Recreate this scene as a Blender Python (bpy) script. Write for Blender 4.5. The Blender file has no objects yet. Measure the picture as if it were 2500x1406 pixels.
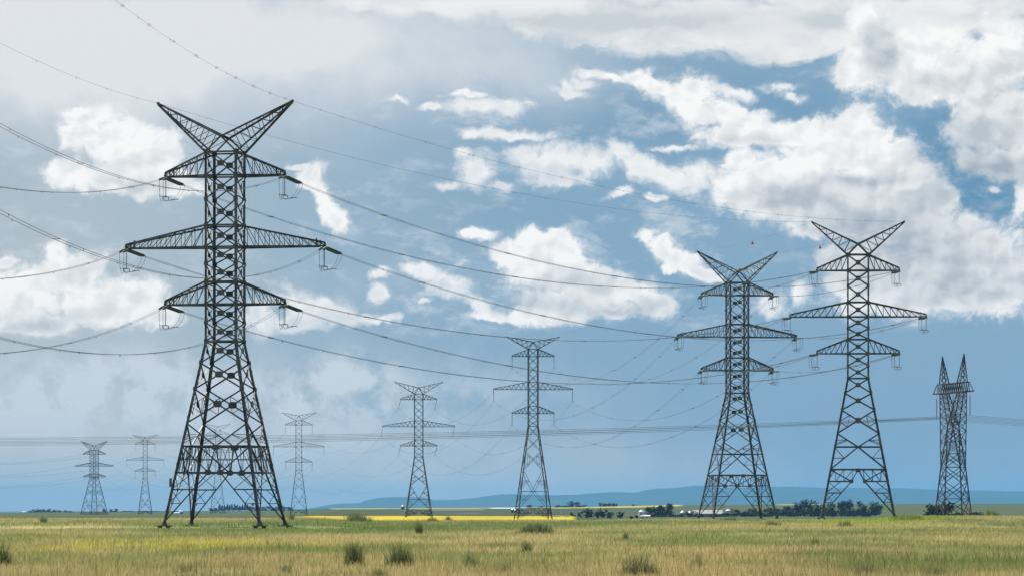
import bpy, math, random
import numpy as np
from mathutils import Vector
R = math.radians
random.seed(7); RNG = np.random.default_rng(11)
F, CX, HY, CAMZ = 11600.0, 1250.0, 1248.0, 2.2      # focal length in photo pixels, centre column, horizon row, eye height
sc = bpy.context.scene
EXPO = 2**.25
COL = sc.collection

def at(u, v, Y):
    return Vector(((u-CX)/F*Y, Y, CAMZ+(HY-v)/F*Y))

# ---------------------------------------------------------------- materials
def new_mat(name):
    m = bpy.data.materials.new(name); m.use_nodes = True
    nt = m.node_tree; b = nt.nodes['Principled BSDF']
    return m, nt, b
def N(nt, t, **k):
    n = nt.nodes.new(t)
    for a, v in k.items(): setattr(n, a, v)
    return n
def mat(name, col, col2=None, rough=.6, metal=0., scale=1., spec=.4, detail=4., ramp=(.35, .65)):
    m, nt, b = new_mat(name)
    b.inputs['Roughness'].default_value = rough; b.inputs['Metallic'].default_value = metal
    b.inputs['Specular IOR Level'].default_value = spec
    if col2 is None: col2 = tuple(c*.7 for c in col)
    tc = N(nt, 'ShaderNodeNewGeometry'); no = N(nt, 'ShaderNodeTexNoise')
    no.inputs['Scale'].default_value = scale; no.inputs['Detail'].default_value = detail
    nt.links.new(tc.outputs['Position'], no.inputs['Vector'])
    r = N(nt, 'ShaderNodeValToRGB')
    r.color_ramp.elements[0].position = ramp[0]; r.color_ramp.elements[1].position = ramp[1]
    r.color_ramp.elements[0].color = (*col, 1); r.color_ramp.elements[1].color = (*col2, 1)
    nt.links.new(no.outputs['Fac'], r.inputs['Fac']); nt.links.new(r.outputs['Color'], b.inputs['Base Color'])
    return m
M = {}
M['steel'] = mat('weathered_lit_mottle_steel', (.095, .095, .10), (.024, .022, .026), .5, .4, .9, .5, 6., (.4, .6))  # weathered grey; the lighter mottle paints the variety of sunlit faces into it
M['steel_light'] = mat('dull_gusset_plate', (.105, .105, .10), (.055, .055, .052), .6, .3, 1.5, .4)
M['steel_far'] = mat('dark_lattice_steel', (.06, .067, .078), (.035, .037, .042), .6, .4, .6, .4)
M['steel_red'] = mat('brownish_lattice_steel', (.06, .05, .056), (.035, .026, .03), .6, .4, .6, .4)
M['wire'] = mat('aluminium_conductor', (.12, .125, .13), (.07, .072, .075), .5, .5, 2, .4)
M['glass'] = mat('green_glass_discs', (.085, .125, .10), (.035, .06, .05), .45, 0, 4, .4)
M['brownins'] = mat('brown_porcelain', (.10, .045, .06), (.06, .03, .045), .3, 0, 4, .5)
M['concrete'] = mat('pier_concrete', (.10, .10, .09), (.05, .05, .045), .9, 0, 3, .2)
M['red'] = mat('red_marker_paint', (.75, .035, .03), (.6, .03, .03), .45, 0, 2, .4)
M['yellow_paint'] = mat('yellow_plate_paint', (.7, .42, .03), (.5, .3, .03), .5, 0, 3, .4)
M['orange'] = mat('orange_marker_plastic', (.45, .22, .10), (.3, .16, .08), .5, 0, 3, .4)
M['bark'] = mat('bark', (.06, .05, .04), (.03, .027, .022), .9, 0, 2, .1)
M['white'] = mat('white_painted_metal', (.8, .8, .79), (.66, .67, .67), .5, .1, .3, .4)
M['pale'] = mat('pinkish_white_metal', (.40, .37, .37), (.3, .28, .28), .6, 0, .3, .3)
M['galv'] = mat('galvanised_bin', (.42, .46, .50), (.3, .34, .38), .4, .5, .5, .4)
M['greyroof'] = mat('grey_roof', (.5, .52, .54), (.38, .4, .42), .5, .3, .5, .4)
M['darkwall'] = mat('dark_grey_siding', (.12, .14, .16), (.08, .09, .11), .7, 0, .5, .3)
M['bluewall'] = mat('blue_grey_siding', (.16, .23, .32), (.12, .17, .25), .6, .1, .5, .3)
M['redwall'] = mat('rusty_red_siding', (.16, .09, .08), (.1, .06, .06), .7, 0, .5, .3)
M['hill'] = mat('forested_hill', (.035, .055, .03), (.06, .075, .04), .95, 0, .003, .1)
M['door'] = mat('dark_opening', (.03, .035, .04), (.02, .02, .025), .6, 0, 1, .2)

def attr_mat(name, rough=.9, transl=.0, var=.25, scale=1.5, spec=.1):
    m, nt, b = new_mat(name)
    a = N(nt, 'ShaderNodeAttribute', attribute_name='tint')
    g = N(nt, 'ShaderNodeNewGeometry'); no = N(nt, 'ShaderNodeTexNoise')
    no.inputs['Scale'].default_value = scale; no.inputs['Detail'].default_value = 5
    nt.links.new(g.outputs['Position'], no.inputs['Vector'])
    mr = N(nt, 'ShaderNodeMapRange'); mr.inputs[1].default_value = .3; mr.inputs[2].default_value = .7
    mr.inputs[3].default_value = 1-var; mr.inputs[4].default_value = 1+var
    nt.links.new(no.outputs['Fac'], mr.inputs[0])
    mu = N(nt, 'ShaderNodeVectorMath', operation='SCALE')
    nt.links.new(a.outputs['Color'], mu.inputs[0]); nt.links.new(mr.outputs[0], mu.inputs['Scale'])
    nt.links.new(mu.outputs[0], b.inputs['Base Color'])
    b.inputs['Roughness'].default_value = rough; b.inputs['Specular IOR Level'].default_value = spec
    if transl:
        t = N(nt, 'ShaderNodeBsdfTranslucent'); mx = N(nt, 'ShaderNodeMixShader'); mx.inputs[0].default_value = transl
        nt.links.new(mu.outputs[0], t.inputs['Color'])
        nt.links.new(b.outputs[0], mx.inputs[1]); nt.links.new(t.outputs[0], mx.inputs[2])
        nt.links.new(mx.outputs[0], nt.nodes['Material Output'].inputs['Surface'])
    return m
M['ground'] = attr_mat('prairie_and_fields', .95, 0, .18, .02, .05)
M['grass'] = attr_mat('grass_blades', .8, .5, .12, 3, .1)
M['weed'] = attr_mat('weed_leaves', .85, .35, .15, 4, .1)
M['leaf'] = attr_mat('leaves', .85, .1, .3, .6, .1)

# ---------------------------------------------------------------- objects
def tag(o, label=None, cat=None, group=None, kind=None):
    if label: o['label'] = label
    if cat: o['category'] = cat
    if group: o['group'] = group
    if kind: o['kind'] = kind
    return o
def empty(name, loc, rz=0):
    o = bpy.data.objects.new(name, None); COL.objects.link(o)
    o.location = loc; o.rotation_euler = (0, 0, rz); o.empty_display_size = .5
    return o
class MB:
    def __init__(s): s.v = []; s.f = []; s.mi = []
    def add(s, vs, fs, mi=0):
        b = len(s.v); s.v += [tuple(q) for q in vs]; s.f += [tuple(i+b for i in f) for f in fs]; s.mi += [mi]*len(fs)
    def frame(s, p, q, hint=None):
        d = (q-p).normalized()
        h = Vector(hint) if hint else Vector((0, 0, 1))
        if abs(d.dot(h)) > .95: h = Vector((1, 0, 0)) if abs(d.x) < .9 else Vector((0, 1, 0))
        a = d.cross(h).normalized(); b = d.cross(a).normalized()
        return a, b
    def bar(s, p, q, w, t=None, hint=None, mi=0):
        p = Vector(p); q = Vector(q)
        if (q-p).length < 1e-4: return
        a, b = s.frame(p, q, hint); t = t or w; a = a*(w/2); b = b*(t/2)
        vs = [p-a-b, p+a-b, p+a+b, p-a+b, q-a-b, q+a-b, q+a+b, q-a+b]
        s.add(vs, [(0, 1, 5, 4), (1, 2, 6, 5), (2, 3, 7, 6), (3, 0, 4, 7), (3, 2, 1, 0), (4, 5, 6, 7)], mi)
    def ang(s, p, q, w, hint=None, mi=0):
        """rolled steel angle: two thin plates meeting along one edge"""
        p = Vector(p); q = Vector(q)
        if (q-p).length < 1e-4: return
        a, b = s.frame(p, q, hint); t = max(.018, w*.16)
        vs = []
        for r in (p, q):
            for x, y in ((0, 0), (w, 0), (w, t), (t, t), (t, w), (0, w)):
                vs.append(r+a*(x-w*.4)+b*(y-w*.4))
        n = 6
        s.add(vs, [(i, (i+1) % n, n+(i+1) % n, n+i) for i in range(n)]+[(5, 4, 3, 2, 1, 0), (6, 7, 8, 9, 10, 11)], mi)
    def box(s, c, dx, dy, dz, mi=0):
        x, y, z = c
        vs = [(x+i*dx/2, y+j*dy/2, z+k*dz/2) for k in (-1, 1) for i, j in ((-1, -1), (1, -1), (1, 1), (-1, 1))]
        s.add(vs, [(3, 2, 1, 0), (4, 5, 6, 7), (0, 1, 5, 4), (1, 2, 6, 5), (2, 3, 7, 6), (3, 0, 4, 7)], mi)
    def tube(s, pts, r, n=4, mi=0, close=True):
        pts = [Vector(p) for p in pts]; vs = []
        for i, p in enumerate(pts):
            d = (pts[min(i+1, len(pts)-1)]-pts[max(i-1, 0)])
            a, b = s.frame(p, p+d.normalized())
            rr = r[i] if hasattr(r, '__len__') else r
            vs += [p+a*(rr*math.cos(2*math.pi*k/n))+b*(rr*math.sin(2*math.pi*k/n)) for k in range(n)]
        fs = [(i*n+k, i*n+(k+1) % n, (i+1)*n+(k+1) % n, (i+1)*n+k) for i in range(len(pts)-1) for k in range(n)]
        if close: fs += [tuple(range(n-1, -1, -1)), tuple((len(pts)-1)*n+k for k in range(n))]
        s.add(vs, fs, mi)
    def lathe(s, c, prof, n=12, mi=0):
        c = Vector(c); vs = [c+Vector((r*math.cos(2*math.pi*k/n), r*math.sin(2*math.pi*k/n), z)) for r, z in prof for k in range(n)]
        fs = [(i*n+k, i*n+(k+1) % n, (i+1)*n+(k+1) % n, (i+1)*n+k) for i in range(len(prof)-1) for k in range(n)]
        fs += [tuple(range(n-1, -1, -1)), tuple((len(prof)-1)*n+k for k in range(n))]
        s.add(vs, fs, mi)
    def build(s, name, m, parent=None, smooth=False):
        me = bpy.data.meshes.new(name); me.from_pydata(s.v, [], s.f)
        for x in (m if isinstance(m, (list, tuple)) else [m]): me.materials.append(x)
        if any(s.mi): me.polygons.foreach_set('material_index', s.mi)
        if smooth: me.polygons.foreach_set('use_smooth', [True]*len(s.f))
        me.update()
        o = bpy.data.objects.new(name, me); COL.objects.link(o)
        if parent: o.parent = parent
        return o
def np_mesh(name, V, T, m, tint=None, parent=None, k=3):
    """V (n,3) vertices, T (m,k) faces, tint (n,3) per-vertex colour"""
    me = bpy.data.meshes.new(name)
    me.vertices.add(len(V)); me.vertices.foreach_set('co', np.ascontiguousarray(V, dtype=np.float32).ravel())
    me.loops.add(len(T)*k); me.loops.foreach_set('vertex_index', np.ascontiguousarray(T, dtype=np.int32).ravel())
    me.polygons.add(len(T)); me.polygons.foreach_set('loop_start', np.arange(0, len(T)*k, k, dtype=np.int32))
    me.polygons.foreach_set('loop_total', np.full(len(T), k, dtype=np.int32))
    if tint is not None:
        a = me.attributes.new('tint', 'FLOAT_COLOR', 'POINT')
        c = np.ones((len(V), 4), dtype=np.float32); c[:, :3] = tint; a.data.foreach_set('color', c.ravel())
    me.materials.append(m); me.update(calc_edges=True); me.validate()
    o = bpy.data.objects.new(name, me); COL.objects.link(o)
    if parent: o.parent = parent
    return o

# ---------------------------------------------------------------- noise
_L = RNG.random((256, 256))
def vnoise(x, y):
    xi = np.floor(x).astype(int); yi = np.floor(y).astype(int); fx = x-xi; fy = y-yi
    fx = fx*fx*(3-2*fx); fy = fy*fy*(3-2*fy)
    g = lambda i, j: _L[(xi+i) % 256, (yi+j) % 256]
    return (g(0, 0)*(1-fx)+g(1, 0)*fx)*(1-fy)+(g(0, 1)*(1-fx)+g(1, 1)*fx)*fy
def fbm(x, y, o=4):
    s = 0; a = 1; t = 0
    for k in range(o): s = s+a*vnoise(x*2**k+17.3*k, y*2**k+5.1*k); t += a; a *= .55
    return s/t
def sm(a, b, x):
    t = np.clip((x-a)/(b-a), 0, 1); return t*t*(3-2*t)

# ---------------------------------------------------------------- terrain
KU = [-800, 0, 400, 700, 800, 1240, 1400, 1650, 2000, 2500, 3300]
KT = [1251, 1249.5, 1248.5, 1245, 1240.5, 1238.3, 1237.5, 1231.5, 1229.5, 1228, 1229]      # row of the far crest
def gz(X, Y):
    X = np.asarray(X, float); Y = np.asarray(Y, float)
    Ys = np.maximum(Y, 60); u = np.clip(CX+F*X/Ys, -3000, 5500)
    und = (fbm(X/40+9, Y/70+3, 3)-.5)*.24*sm(80, 200, Y)*(1-sm(1000, 1500, Y))
    zc = .68-.42*sm(760, 900, u)+.28*sm(1400, 1620, u)+.60*sm(2080, 2260, u)
    rise = sm(850, 1100, u); near = ((sm(558, 571, Y)*.8+.2*sm(585, 840, Y))*(1-rise)+sm(560, 840, Y)*rise)*zc+und
    right = sm(1395, 1450, u)
    zb = -.55-.5*right                                       # hollow behind the crest
    row2 = 1258.3+1.7*right; y2 = 2150+750*right
    T = np.interp(u, KU, KT); yc = 5600.
    z2 = CAMZ+(HY-row2)/F*y2
    z14 = CAMZ+(HY-1267.5)/F*1400
    z = near*(1-sm(860, 1150, Y))+zb*sm(860, 1150, Y)
    m = (Y > 1150); t = np.clip((Y-1150)/(y2-1150), 0, 1)
    zz = zb+(z2-zb)*t
    z = np.where(m, zz, z)
    t = np.clip((Y-y2)/(yc-y2), 0, 1); row = row2+(T-row2)*(t**.85)
    z = np.where(Y > y2, CAMZ+(HY-row)/F*np.minimum(Y, yc), z)
    z = np.where(Y > yc, z-(z+12)*sm(yc, yc+2500, Y), z)
    return z
GREEN = np.array([.27, .295, .105]); TAN = np.array([.47, .405, .19]); PINK = np.array([.50, .37, .20])
DEEP = np.array([.145, .205, .06]); LIME = np.array([.32, .38, .05]); YEL = np.array([.6, .56, .03])
def near_col(X, Y):
    """colour of the grass sward: green, deeper green bands, straw, pinkish seed heads, yellow flowers"""
    n1 = fbm(X/14+3, Y/60+1, 4)[:, None]; n2 = fbm(X/5+40, Y/22+8, 3)[:, None]; n3 = fbm(X/9+80, Y/40+33, 4)[:, None]
    u = (CX+F*X/Y)[:, None]; v = HY+F*(CAMZ-.45)/Y[:, None]
    c = GREEN+(TAN-GREEN)*sm(.36, .60, n1*.6+n2*.4+.05*sm(1330, 1400, v))
    c = c+(PINK-c)*.35*sm(.52, .70, n3)*sm(1290, 1330, v)
    c = c+(DEEP-c)*.5*sm(.50, .70, fbm(X/7+7, Y/30+90, 4)[:, None])
    bd = sm(Y[:, None]*0, 1, (Y[:, None]-640)/-120)*0
    def spot(cu, cv, ru, rv): return np.exp(-(((u-cu)/ru)**2+((v-cv)/rv)**2)**1.5)
    c = c+(DEEP*1.15-c)*.75*np.clip(spot(620, 1289, 330, 9)+spot(1000, 1285, 300, 12)+spot(1450, 1278, 260, 6), 0, 1)  # deeper green bands across the sward at set rows
    c = c+(LIME-c)*.8*np.clip(spot(2150, 1272, 190, 9)+spot(2350, 1262, 130, 6), 0, 1)
    c = c+(TAN*1.05-c)*.6*np.clip(spot(250, 1270, 420, 7)+spot(1750, 1283, 400, 6), 0, 1)
    yf = np.clip(spot(400, 1318, 210, 12)+.8*spot(160, 1331, 150, 7)+.35*spot(760, 1322, 160, 9), 0, 1)*sm(.35, .6, n2)
    return c, yf
def ground():
    ta = np.concatenate([-np.geomspace(3., .16, 26), np.linspace(-.15, .15, 241), np.geomspace(.16, 3., 26)])
    Y = np.concatenate([[-400, -200, -80, 0, 40, 70], np.geomspace(90, 1000, 90), np.geomspace(1020, 8500, 130), np.geomspace(9000, 40000, 14)])
    TA, YY = np.meshgrid(ta, Y); XX = TA*np.maximum(YY, 60)
    ZZ = gz(XX.ravel(), YY.ravel())
    V = np.stack([XX.ravel(), YY.ravel(), ZZ], 1)
    nx, ny = len(ta), len(Y); i = np.arange(nx-1)[None]+nx*np.arange(ny-1)[:, None]
    T = np.stack([i, i+1, i+nx+1, i+nx], -1).reshape(-1, 4)
    X = V[:, 0]; y = V[:, 1]; ys = np.maximum(y, 60); u = CX+F*X/ys
    c, yf = near_col(X, ys); c = c+(YEL-c)*.5*yf
    c = c*.8
    fld = np.array([.075, .092, .034])+np.zeros((len(X), 3))
    strip = fbm(X/900+3, y/160+5, 3)[:, None]
    fld = fld+(np.array([.06, .085, .04])-fld)*(sm(.45, .6, strip))
    ctr = (sm(720, 820, u)*(1-sm(1380, 1700, u)))[:, None]
    fld = fld+(np.array([.055, .07, .035])-fld)*ctr*.8
    c = c+(fld-c)*sm(950, 1150, y)[:, None]
    CAN = np.array([.47, .36, .02])
    rag = (fbm(X/25+4, y/50+8, 4)-.5)
    m1 = (y > 1180) & (y < 2130+rag*240) & (u > 745+rag*160) & (u < 1405)
    m2 = (y > 5230+rag*300) & (y < 5600) & (u > 810) & (u < 1665)
    m3 = (y > 5440) & (y < 5600) & (u > 1900) & (u < 2005)
    for mm in (m1, m2, m3): c[mm] = CAN*(.6+.75*fbm(X[mm]/22, y[mm]/45, 4)[:, None])
    m4 = (y > 4500) & (y < 4760) & (u > 980) & (u < 1190)
    c[m4] = [.3, .26, .2]
    m5 = (y > 2900) & (y < 3080) & (u > 1060+ (y-2900)*.8) & (u < 1170)
    c[m5] = [.2, .19, .16]
    m6 = (y > 5200) & (y < 5650) & (u > 1205) & (u < 1285); c[m6] = [.75, .72, .66]
    m7 = y > 6500; c[m7] = [.06, .08, .045]
    o = np_mesh('ground', V, T, M['ground'], c, k=4); tag(o, kind='structure')
    o.data.polygons.foreach_set('use_smooth', [True]*len(o.data.polygons))
ground()

# ---------------------------------------------------------------- far hills
def hills():
    pts = [(-300, 1249), (600, 1246), (700, 1244), (760, 1239), (800, 1232), (830, 1228), (880, 1226.5), (900, 1220), (925, 1214), (960, 1212.5), (1035, 1212.5), (1060, 1220),
           (1110, 1219), (1150, 1216), (1200, 1208), (1245, 1205), (1300, 1206), (1340, 1208), (1400, 1207), (1440, 1204), (1495, 1200), (1550, 1202),
           (1590, 1193), (1650, 1190), (1695, 1184.5), (1720, 1185), (1760, 1189), (1850, 1188), (1930, 1187), (2000, 1189), (2080, 1190), (2200, 1191), (2300, 1195), (2420, 1197), (2500, 1198.5),
           (2700, 1203), (3100, 1212), (3600, 1230)]
    D0 = 34000.
    us = np.linspace(-300, 3600, 520); rows = np.interp(us, *zip(*pts))
    rows += (fbm(us/30, us*0+2, 4)-.5)*1.6
    dep = np.array([-3500, -2500, -1600, -900, -400, 0, 500, 1500, 3000])
    hf = np.array([-.05, .28, .55, .78, .93, 1, .95, .6, -.05])
    V = []
    for d, h in zip(dep, hf):
        X = (us-CX)/F*D0*(1+.2*d/D0)
        H = (HY-rows)/F*D0+CAMZ
        z = H*h+(fbm(us/60+d/700, us*0+d/900, 4)-.5)*18*(h > 0)*(h < 1)*np.clip(H/60, 0, 1)
        V.append(np.stack([X, np.full_like(X, D0+d)+120*np.sin(us/90), z], 1))
    V = np.concatenate(V); nx = len(us); ny = len(dep); i = np.arange(nx-1)[None]+nx*np.arange(ny-1)[:, None]
    T = np.stack([i, i+1, i+nx+1, i+nx], -1).reshape(-1, 4)
    me = np_mesh('hills', V, T, M['hill'], k=4); tag(me, kind='structure')
    me.data.polygons.foreach_set('use_smooth', [True]*len(me.data.polygons))
hills()

# ---------------------------------------------------------------- pylons
PX = {}       # attachment points in world space per pylon
def pylon(name, label, group, uc, Y, rz, d, dead, near):
    """d: rows and half widths read in photo pixels, turned into metres by the distance"""
    s = Y/F; co = math.cos(R(rz)); zf = CAMZ+(HY-d['foot'])*s
    Z = lambda row: (d['foot']-row)*s
    W = lambda dx: dx*s/co
    root = empty(name, ((uc-CX)*s, Y, zf), R(rz))
    tag(root, label, 'pylon', group)
    k = d.get('k', 1.)
    lw, cw, dw, tw = [q*k for q in ((.31, .195, .145, .075) if near else (.26, .17, .12, .10))]
    m = M['steel'] if near else M['steel_far']
    put = (lambda b, p, q, w, h=None: b.ang(p, q, w, h)) if near else (lambda b, p, q, w, h=None: b.bar(p, q, w*.9, w*.9, h))
    zt, zw, wb, wf = Z(d['top']), Z(d['waist']), W(d['hb']), W(d['hf'])
    def wz(z): return wb if z >= zw else wb+(wf-wb)*(zw-z)/zw
    def C(sx, sy, z): w = wz(z); return Vector((sx*w, sy*w, z))
    # legs
    for sx in (-1, 1):
        for sy in (-1, 1):
            b = MB(); t = lw*.5
            for z0, z1, ww in ((zw, zt, lw*.9), (0, zw, lw*1.08)):
                p, q = C(sx, sy, z0), C(sx, sy, z1)
                if near:
                    b.bar(p+Vector((-sx*ww/2, 0, 0)), q+Vector((-sx*ww/2, 0, 0)), .035, ww, (1, 0, 0)) if False else None
                    vs = []
                    for r in (p, q):
                        for a, c in ((0, 0), (ww, 0), (ww, .04), (.04, .04), (.04, ww), (0, ww)):
                            vs.append(r+Vector((-sx*(a-.05), -sy*(c-.05), 0)))
                    b.add(vs, [(i, (i+1) % 6, 6+(i+1) % 6, 6+i) for i in range(6)]+[(5, 4, 3, 2, 1, 0), (6, 7, 8, 9, 10, 11)])
                    for h in np.arange(z0+1.5, z1, 5.5):       # splice plates and step bolts
                        c0 = p.lerp(q, (h-z0)/(z1-z0))
                        b.box((c0.x-sx*ww*.35, c0.y+sy*.065, c0.z), ww*.9, .03, .7)
                else:
                    b.bar(p, q, ww, ww, (1, 0, 0))
            b.build('leg', m, root)
            if near:
                f = MB()
                c = C(sx, sy, 0)
                f.lathe(c+Vector((-sx*.1, -sy*.1, -.02)), [(.42, 0), (.36, .08), (.17, .5), (.15, .55)], 8)
                f.box((c.x-sx*.1, c.y-sy*.1, -.08), 1.55, 1.55, .11)
                for i in (-1, 1):
                    for j in (-1, 1): f.box((c.x-sx*.1+i*.48, c.y-sy*.1+j*.48, -.55), .2, .2, .84)
                f.build('footing', M['concrete'], root)
    br = MB()
    faces = [((-1, -1), (1, -1)), ((1, -1), (1, 1)), ((1, 1), (-1, 1)), ((-1, 1), (-1, -1))]
    def nrm(a, c): return Vector(((a[0]+c[0])/2, (a[1]+c[1])/2, 0))
    def horiz(z, w): 
        for a, c in faces: put(br, C(*a, z), C(*c, z), w, (0, 0, 1))
    def plate(c, n, w, h, mb=br):
        t = Vector((0, 0, 1)).cross(n).normalized(); o = n*.05; vs = []
        for oo in (o, o*1.7):
            for a, e in ((-.5, -.28), (-.28, -.5), (.28, -.5), (.5, -.28), (.5, .28), (.28, .5), (-.28, .5), (-.5, .28)):
                vs.append(c+t*(a*w)+Vector((0, 0, e*h))+oo)
        mb.add(vs, [tuple(range(7, -1, -1)), tuple(range(8, 16))]+[(i, (i+1) % 8, 8+(i+1) % 8, 8+i) for i in range(8)], 1)
    def xpan(z0, z1, w, sub=False):
        for a, c in faces:
            n = nrm(a, c); i = n*.03
            p0, p1, q0, q1 = C(*a, z0), C(*c, z1), C(*c, z0), C(*a, z1)
            put(br, p0-i, p1-i, w); put(br, q0-i*2, q1-i*2, w)
            x = wz(z0)/(wz(z0)+wz(z1)); xc = p0.lerp(p1, x)
            if near:
                g = (.85+.35*(wz(z0)+wz(z1))/4)*.8
                plate(xc, n, g*.9, g*.7)
                for c2 in (a, c): plate(C(*c2, z1)-Vector((c2[0]*.12*abs(n.y), c2[1]*.12*abs(n.x), 0)), n, .5, .62)
            if sub:
                for A, B in ((p0, q1), (q0, p1)):
                    mid = A.lerp(B, x if False else .5)
                    lo = A.lerp(xc, .5); hi = B.lerp(xc, .5)
                    put(br, mid, lo, tw); put(br, mid, hi, tw); put(br, lo, hi, tw*.8)
    nodes = d['nodes']; zz = [Z(r) for r in nodes]
    for r in d['hz']: horiz(Z(r), cw)
    for i in range(len(zz)-1):
        xpan(zz[i+1], zz[i], dw*(1.0 if zz[i] > zw-.1 else 1.15), sub=(i == len(zz)-2 and zz[i] < zw))
    # lower part: half panel(s), deep belt truss, splayed leg bracing
    zn, zH1, zH2 = zz[-1], Z(d['H1']), Z(d['H2'])
    zc = Z(d['HC']) if 'HC' in d else zH1
    horiz(zH1, cw*1.15)
    if zc != zH1: horiz(zc, cw)
    g0, g1, g2 = MB(), None, None
    for a, c in faces:
        n = nrm(a, c); mid = lambda z: (C(*a, z)+C(*c, z))/2
        xc = mid(zc)
        for e in (a, c):
            put(br, C(*e, zn)-n*.03, xc-n*.03, dw*1.15)
            p = C(*e, zn).lerp(xc, .5); zp = zn+(zc-zn)*.5
            put(br, p, C(*e, zp), tw); put(br, p, C(*e, zn+(zc-zn)*.9), tw*.9); put(br, C(*e, zn).lerp(xc, .5), C(*e, zn).lerp(C(*e, zc), .75).lerp(xc, .0), tw*.8)
            if zc != zH1:
                put(br, xc-n*.03, C(*e, zH1)-n*.03, dw*1.15)
                p = xc.lerp(C(*e, zH1), .5); zp = (zc+zH1)/2
                put(br, p, C(*e, zp), tw); put(br, p, C(*e, zc), tw)
            # gusset node on the second belt
            gs = .115 if zc == zH1 else .2
            G = mid(zH2)+(C(*e, zH2)-mid(zH2))*gs*(1.35 if zc == zH1 else 1.1)
            put(br, C(*e, zH2), G, cw); put(br, C(*e, zH1)-n*.03, G-n*.03, dw*1.1); put(br, mid(zH1), G, dw)
            if zc == zH1: put(br, G, mid(zH2), cw*.9)
            # web of the belt truss
            A0, A1 = C(*e, zH1), mid(zH1); B0, B1 = C(*e, zH2), G
            for i in range(3):
                put(br, A0.lerp(A1, (i+.5)/3), B0.lerp(B1, i/3), tw); put(br, A0.lerp(A1, (i+.5)/3), B0.lerp(B1, (i+1)/3), tw)
            if zc == zH1:
                put(br, A0.lerp(B0, .5), A0.lerp(B1, .5), tw); put(br, A0.lerp(B1, .5), A1.lerp(B1, .5), tw)
            foot = C(*e, .35)
            put(br, G-n*.02, foot-n*.02, dw*1.05)
            prev = None
            for fr in ((.34, .62) if near else (.5,)):
                L = C(*e, zH2*(1-fr)+.35*fr); D = G.lerp(foot, fr)
                put(br, L, D, cw*.75 if fr < .4 else tw)
                pL, pD = prev or (B0, G)
                put(br, pL, D, tw); put(br, L, pD.lerp(D, .35) if False else D, tw)
                put(br, pL.lerp(L, .5), pD.lerp(D, .5), tw*.9) if False else None
                put(br, L, pL.lerp(pD, .55), tw)
                prev = (L, D)
            if near: plate(G, n, .8 if zc == zH1 else .65, .65)
        if near: plate(mid(zH1)-Vector((0, 0, .15)), n, 1.0, .6)
        # hip bracing between neighbouring splay diagonals
    for e in ((-1, -1), (1, -1), (1, 1), (-1, 1)):
        L = C(*e, zH2*.5); a1 = Vector((0, L.y*.9, zH2)); a2 = Vector((L.x*.9, 0, zH2))
    br.build('bracing', [m, M['steel_light']], root)
    # cross arms
    tips = {}
    for ai, (rt, rb, dx, rtt) in enumerate(d['arms']):
        for sx in (-1, 1):
            b = MB(); z1, z0, zt1, L = Z(rt), Z(rb), Z(rtt), W(dx)
            n = 9 if ai == 1 else 6
            if not near: n -= 1
            yt = .16
            for sy in (-1, 1):
                B0, B1 = C(sx, sy, z0), Vector((sx*L, sy*yt, z0)); T0, T1 = C(sx, sy, z1), Vector((sx*(L-.1), sy*yt, zt1))
                put(b, B0, B1, cw*1.1); put(b, T0, T1, cw*1.1); put(b, T1, B1, cw)
                ks = [1-(1-i/n)**1.15 for i in range(n+1)]
                for i in range(n):
                    k0, k1 = ks[i], ks[i+1]
                    if near:
                        put(b, T0.lerp(T1, k0), B0.lerp(B1, k1), tw*1.15)
                        if i < n-1: put(b, T0.lerp(T1, k1), B0.lerp(B1, k1), tw*1.05)
                    else:
                        put(b, T0.lerp(T1, k0), B0.lerp(B1, (k0+k1)/2), tw*1.05)
                        put(b, B0.lerp(B1, (k0+k1)/2), T0.lerp(T1, k1), tw*1.05)
            for A in ((z0, z0), (z1, zt1)):
                for i in range(n):
                    k0, k1 = i/n, (i+1)/n
                    p = C(sx, -1, A[0]).lerp(Vector((sx*L, -yt, A[1])), k0); q = C(sx, 1, A[0]).lerp(Vector((sx*L, yt, A[1])), (k0+k1)/2)
                    r = C(sx, -1, A[0]).lerp(Vector((sx*L, -yt, A[1])), k1)
                    put(b, p, q, tw*.9); put(b, q, r, tw*.9)
            if near:
                for j in range(3): b.box((sx*(L-.1-.5*j), 0, (z0+zt1)/2+.02+.1*j), .06, .34+.1*j, abs(zt1-z0)*1.1+.25*j)
                b.box((sx*(L-.05), 0, z0-.12), .35, .5, .12)
            b.build('crossarm', m, root)
            tips[(ai, sx)] = Vector((sx*(L-.1), 0, z0-.15))
    # earth wire peaks
    for sx in (-1, 1):
        b = MB(); tip = Vector((sx*W(d['tipdx']), 0, Z(d['tip']))); zs = Z(d['saddle']); n = 6 if near else 5
        for sy in (-1, 1):
            S = Vector((0, sy*wb*.98, zs)); B0 = C(sx, sy, zt); tp = tip+Vector((0, sy*.06, 0))
            put(b, S, tp, cw*1.05); put(b, B0, tp-Vector((0, 0, .12)), cw*1.05); put(b, S, C(-sx, sy, zt), cw)
            ks = [1-(1-i/n)**1.05 for i in range(n+1)]
            for i in range(n-1):
                k0, k1 = ks[i], ks[i+1]
                put(b, S.lerp(tp, k0), B0.lerp(tp, (k0+k1)/2), tw); put(b, B0.lerp(tp, (k0+k1)/2), S.lerp(tp, k1), tw)
        for i in range(n-1):
            for base in (lambda sy: Vector((0, sy*wb*.98, zs)), lambda sy: C(sx, sy, zt)):
                put(b, base(-1).lerp(tip, (i+.4)/n), base(1).lerp(tip, (i+.4)/n), tw*.7)
        put(b, Vector((0, -wb, zs)), Vector((0, wb, zs)), cw)
        b.box((tip.x, 0, tip.z), .3, .3, .25)
        b.build('earthwire_peak', m, root)
        tips[('e', sx)] = tip
    bpy.context.view_layer.update()
    mw = root.matrix_world
    PX[name+label] = None
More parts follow.
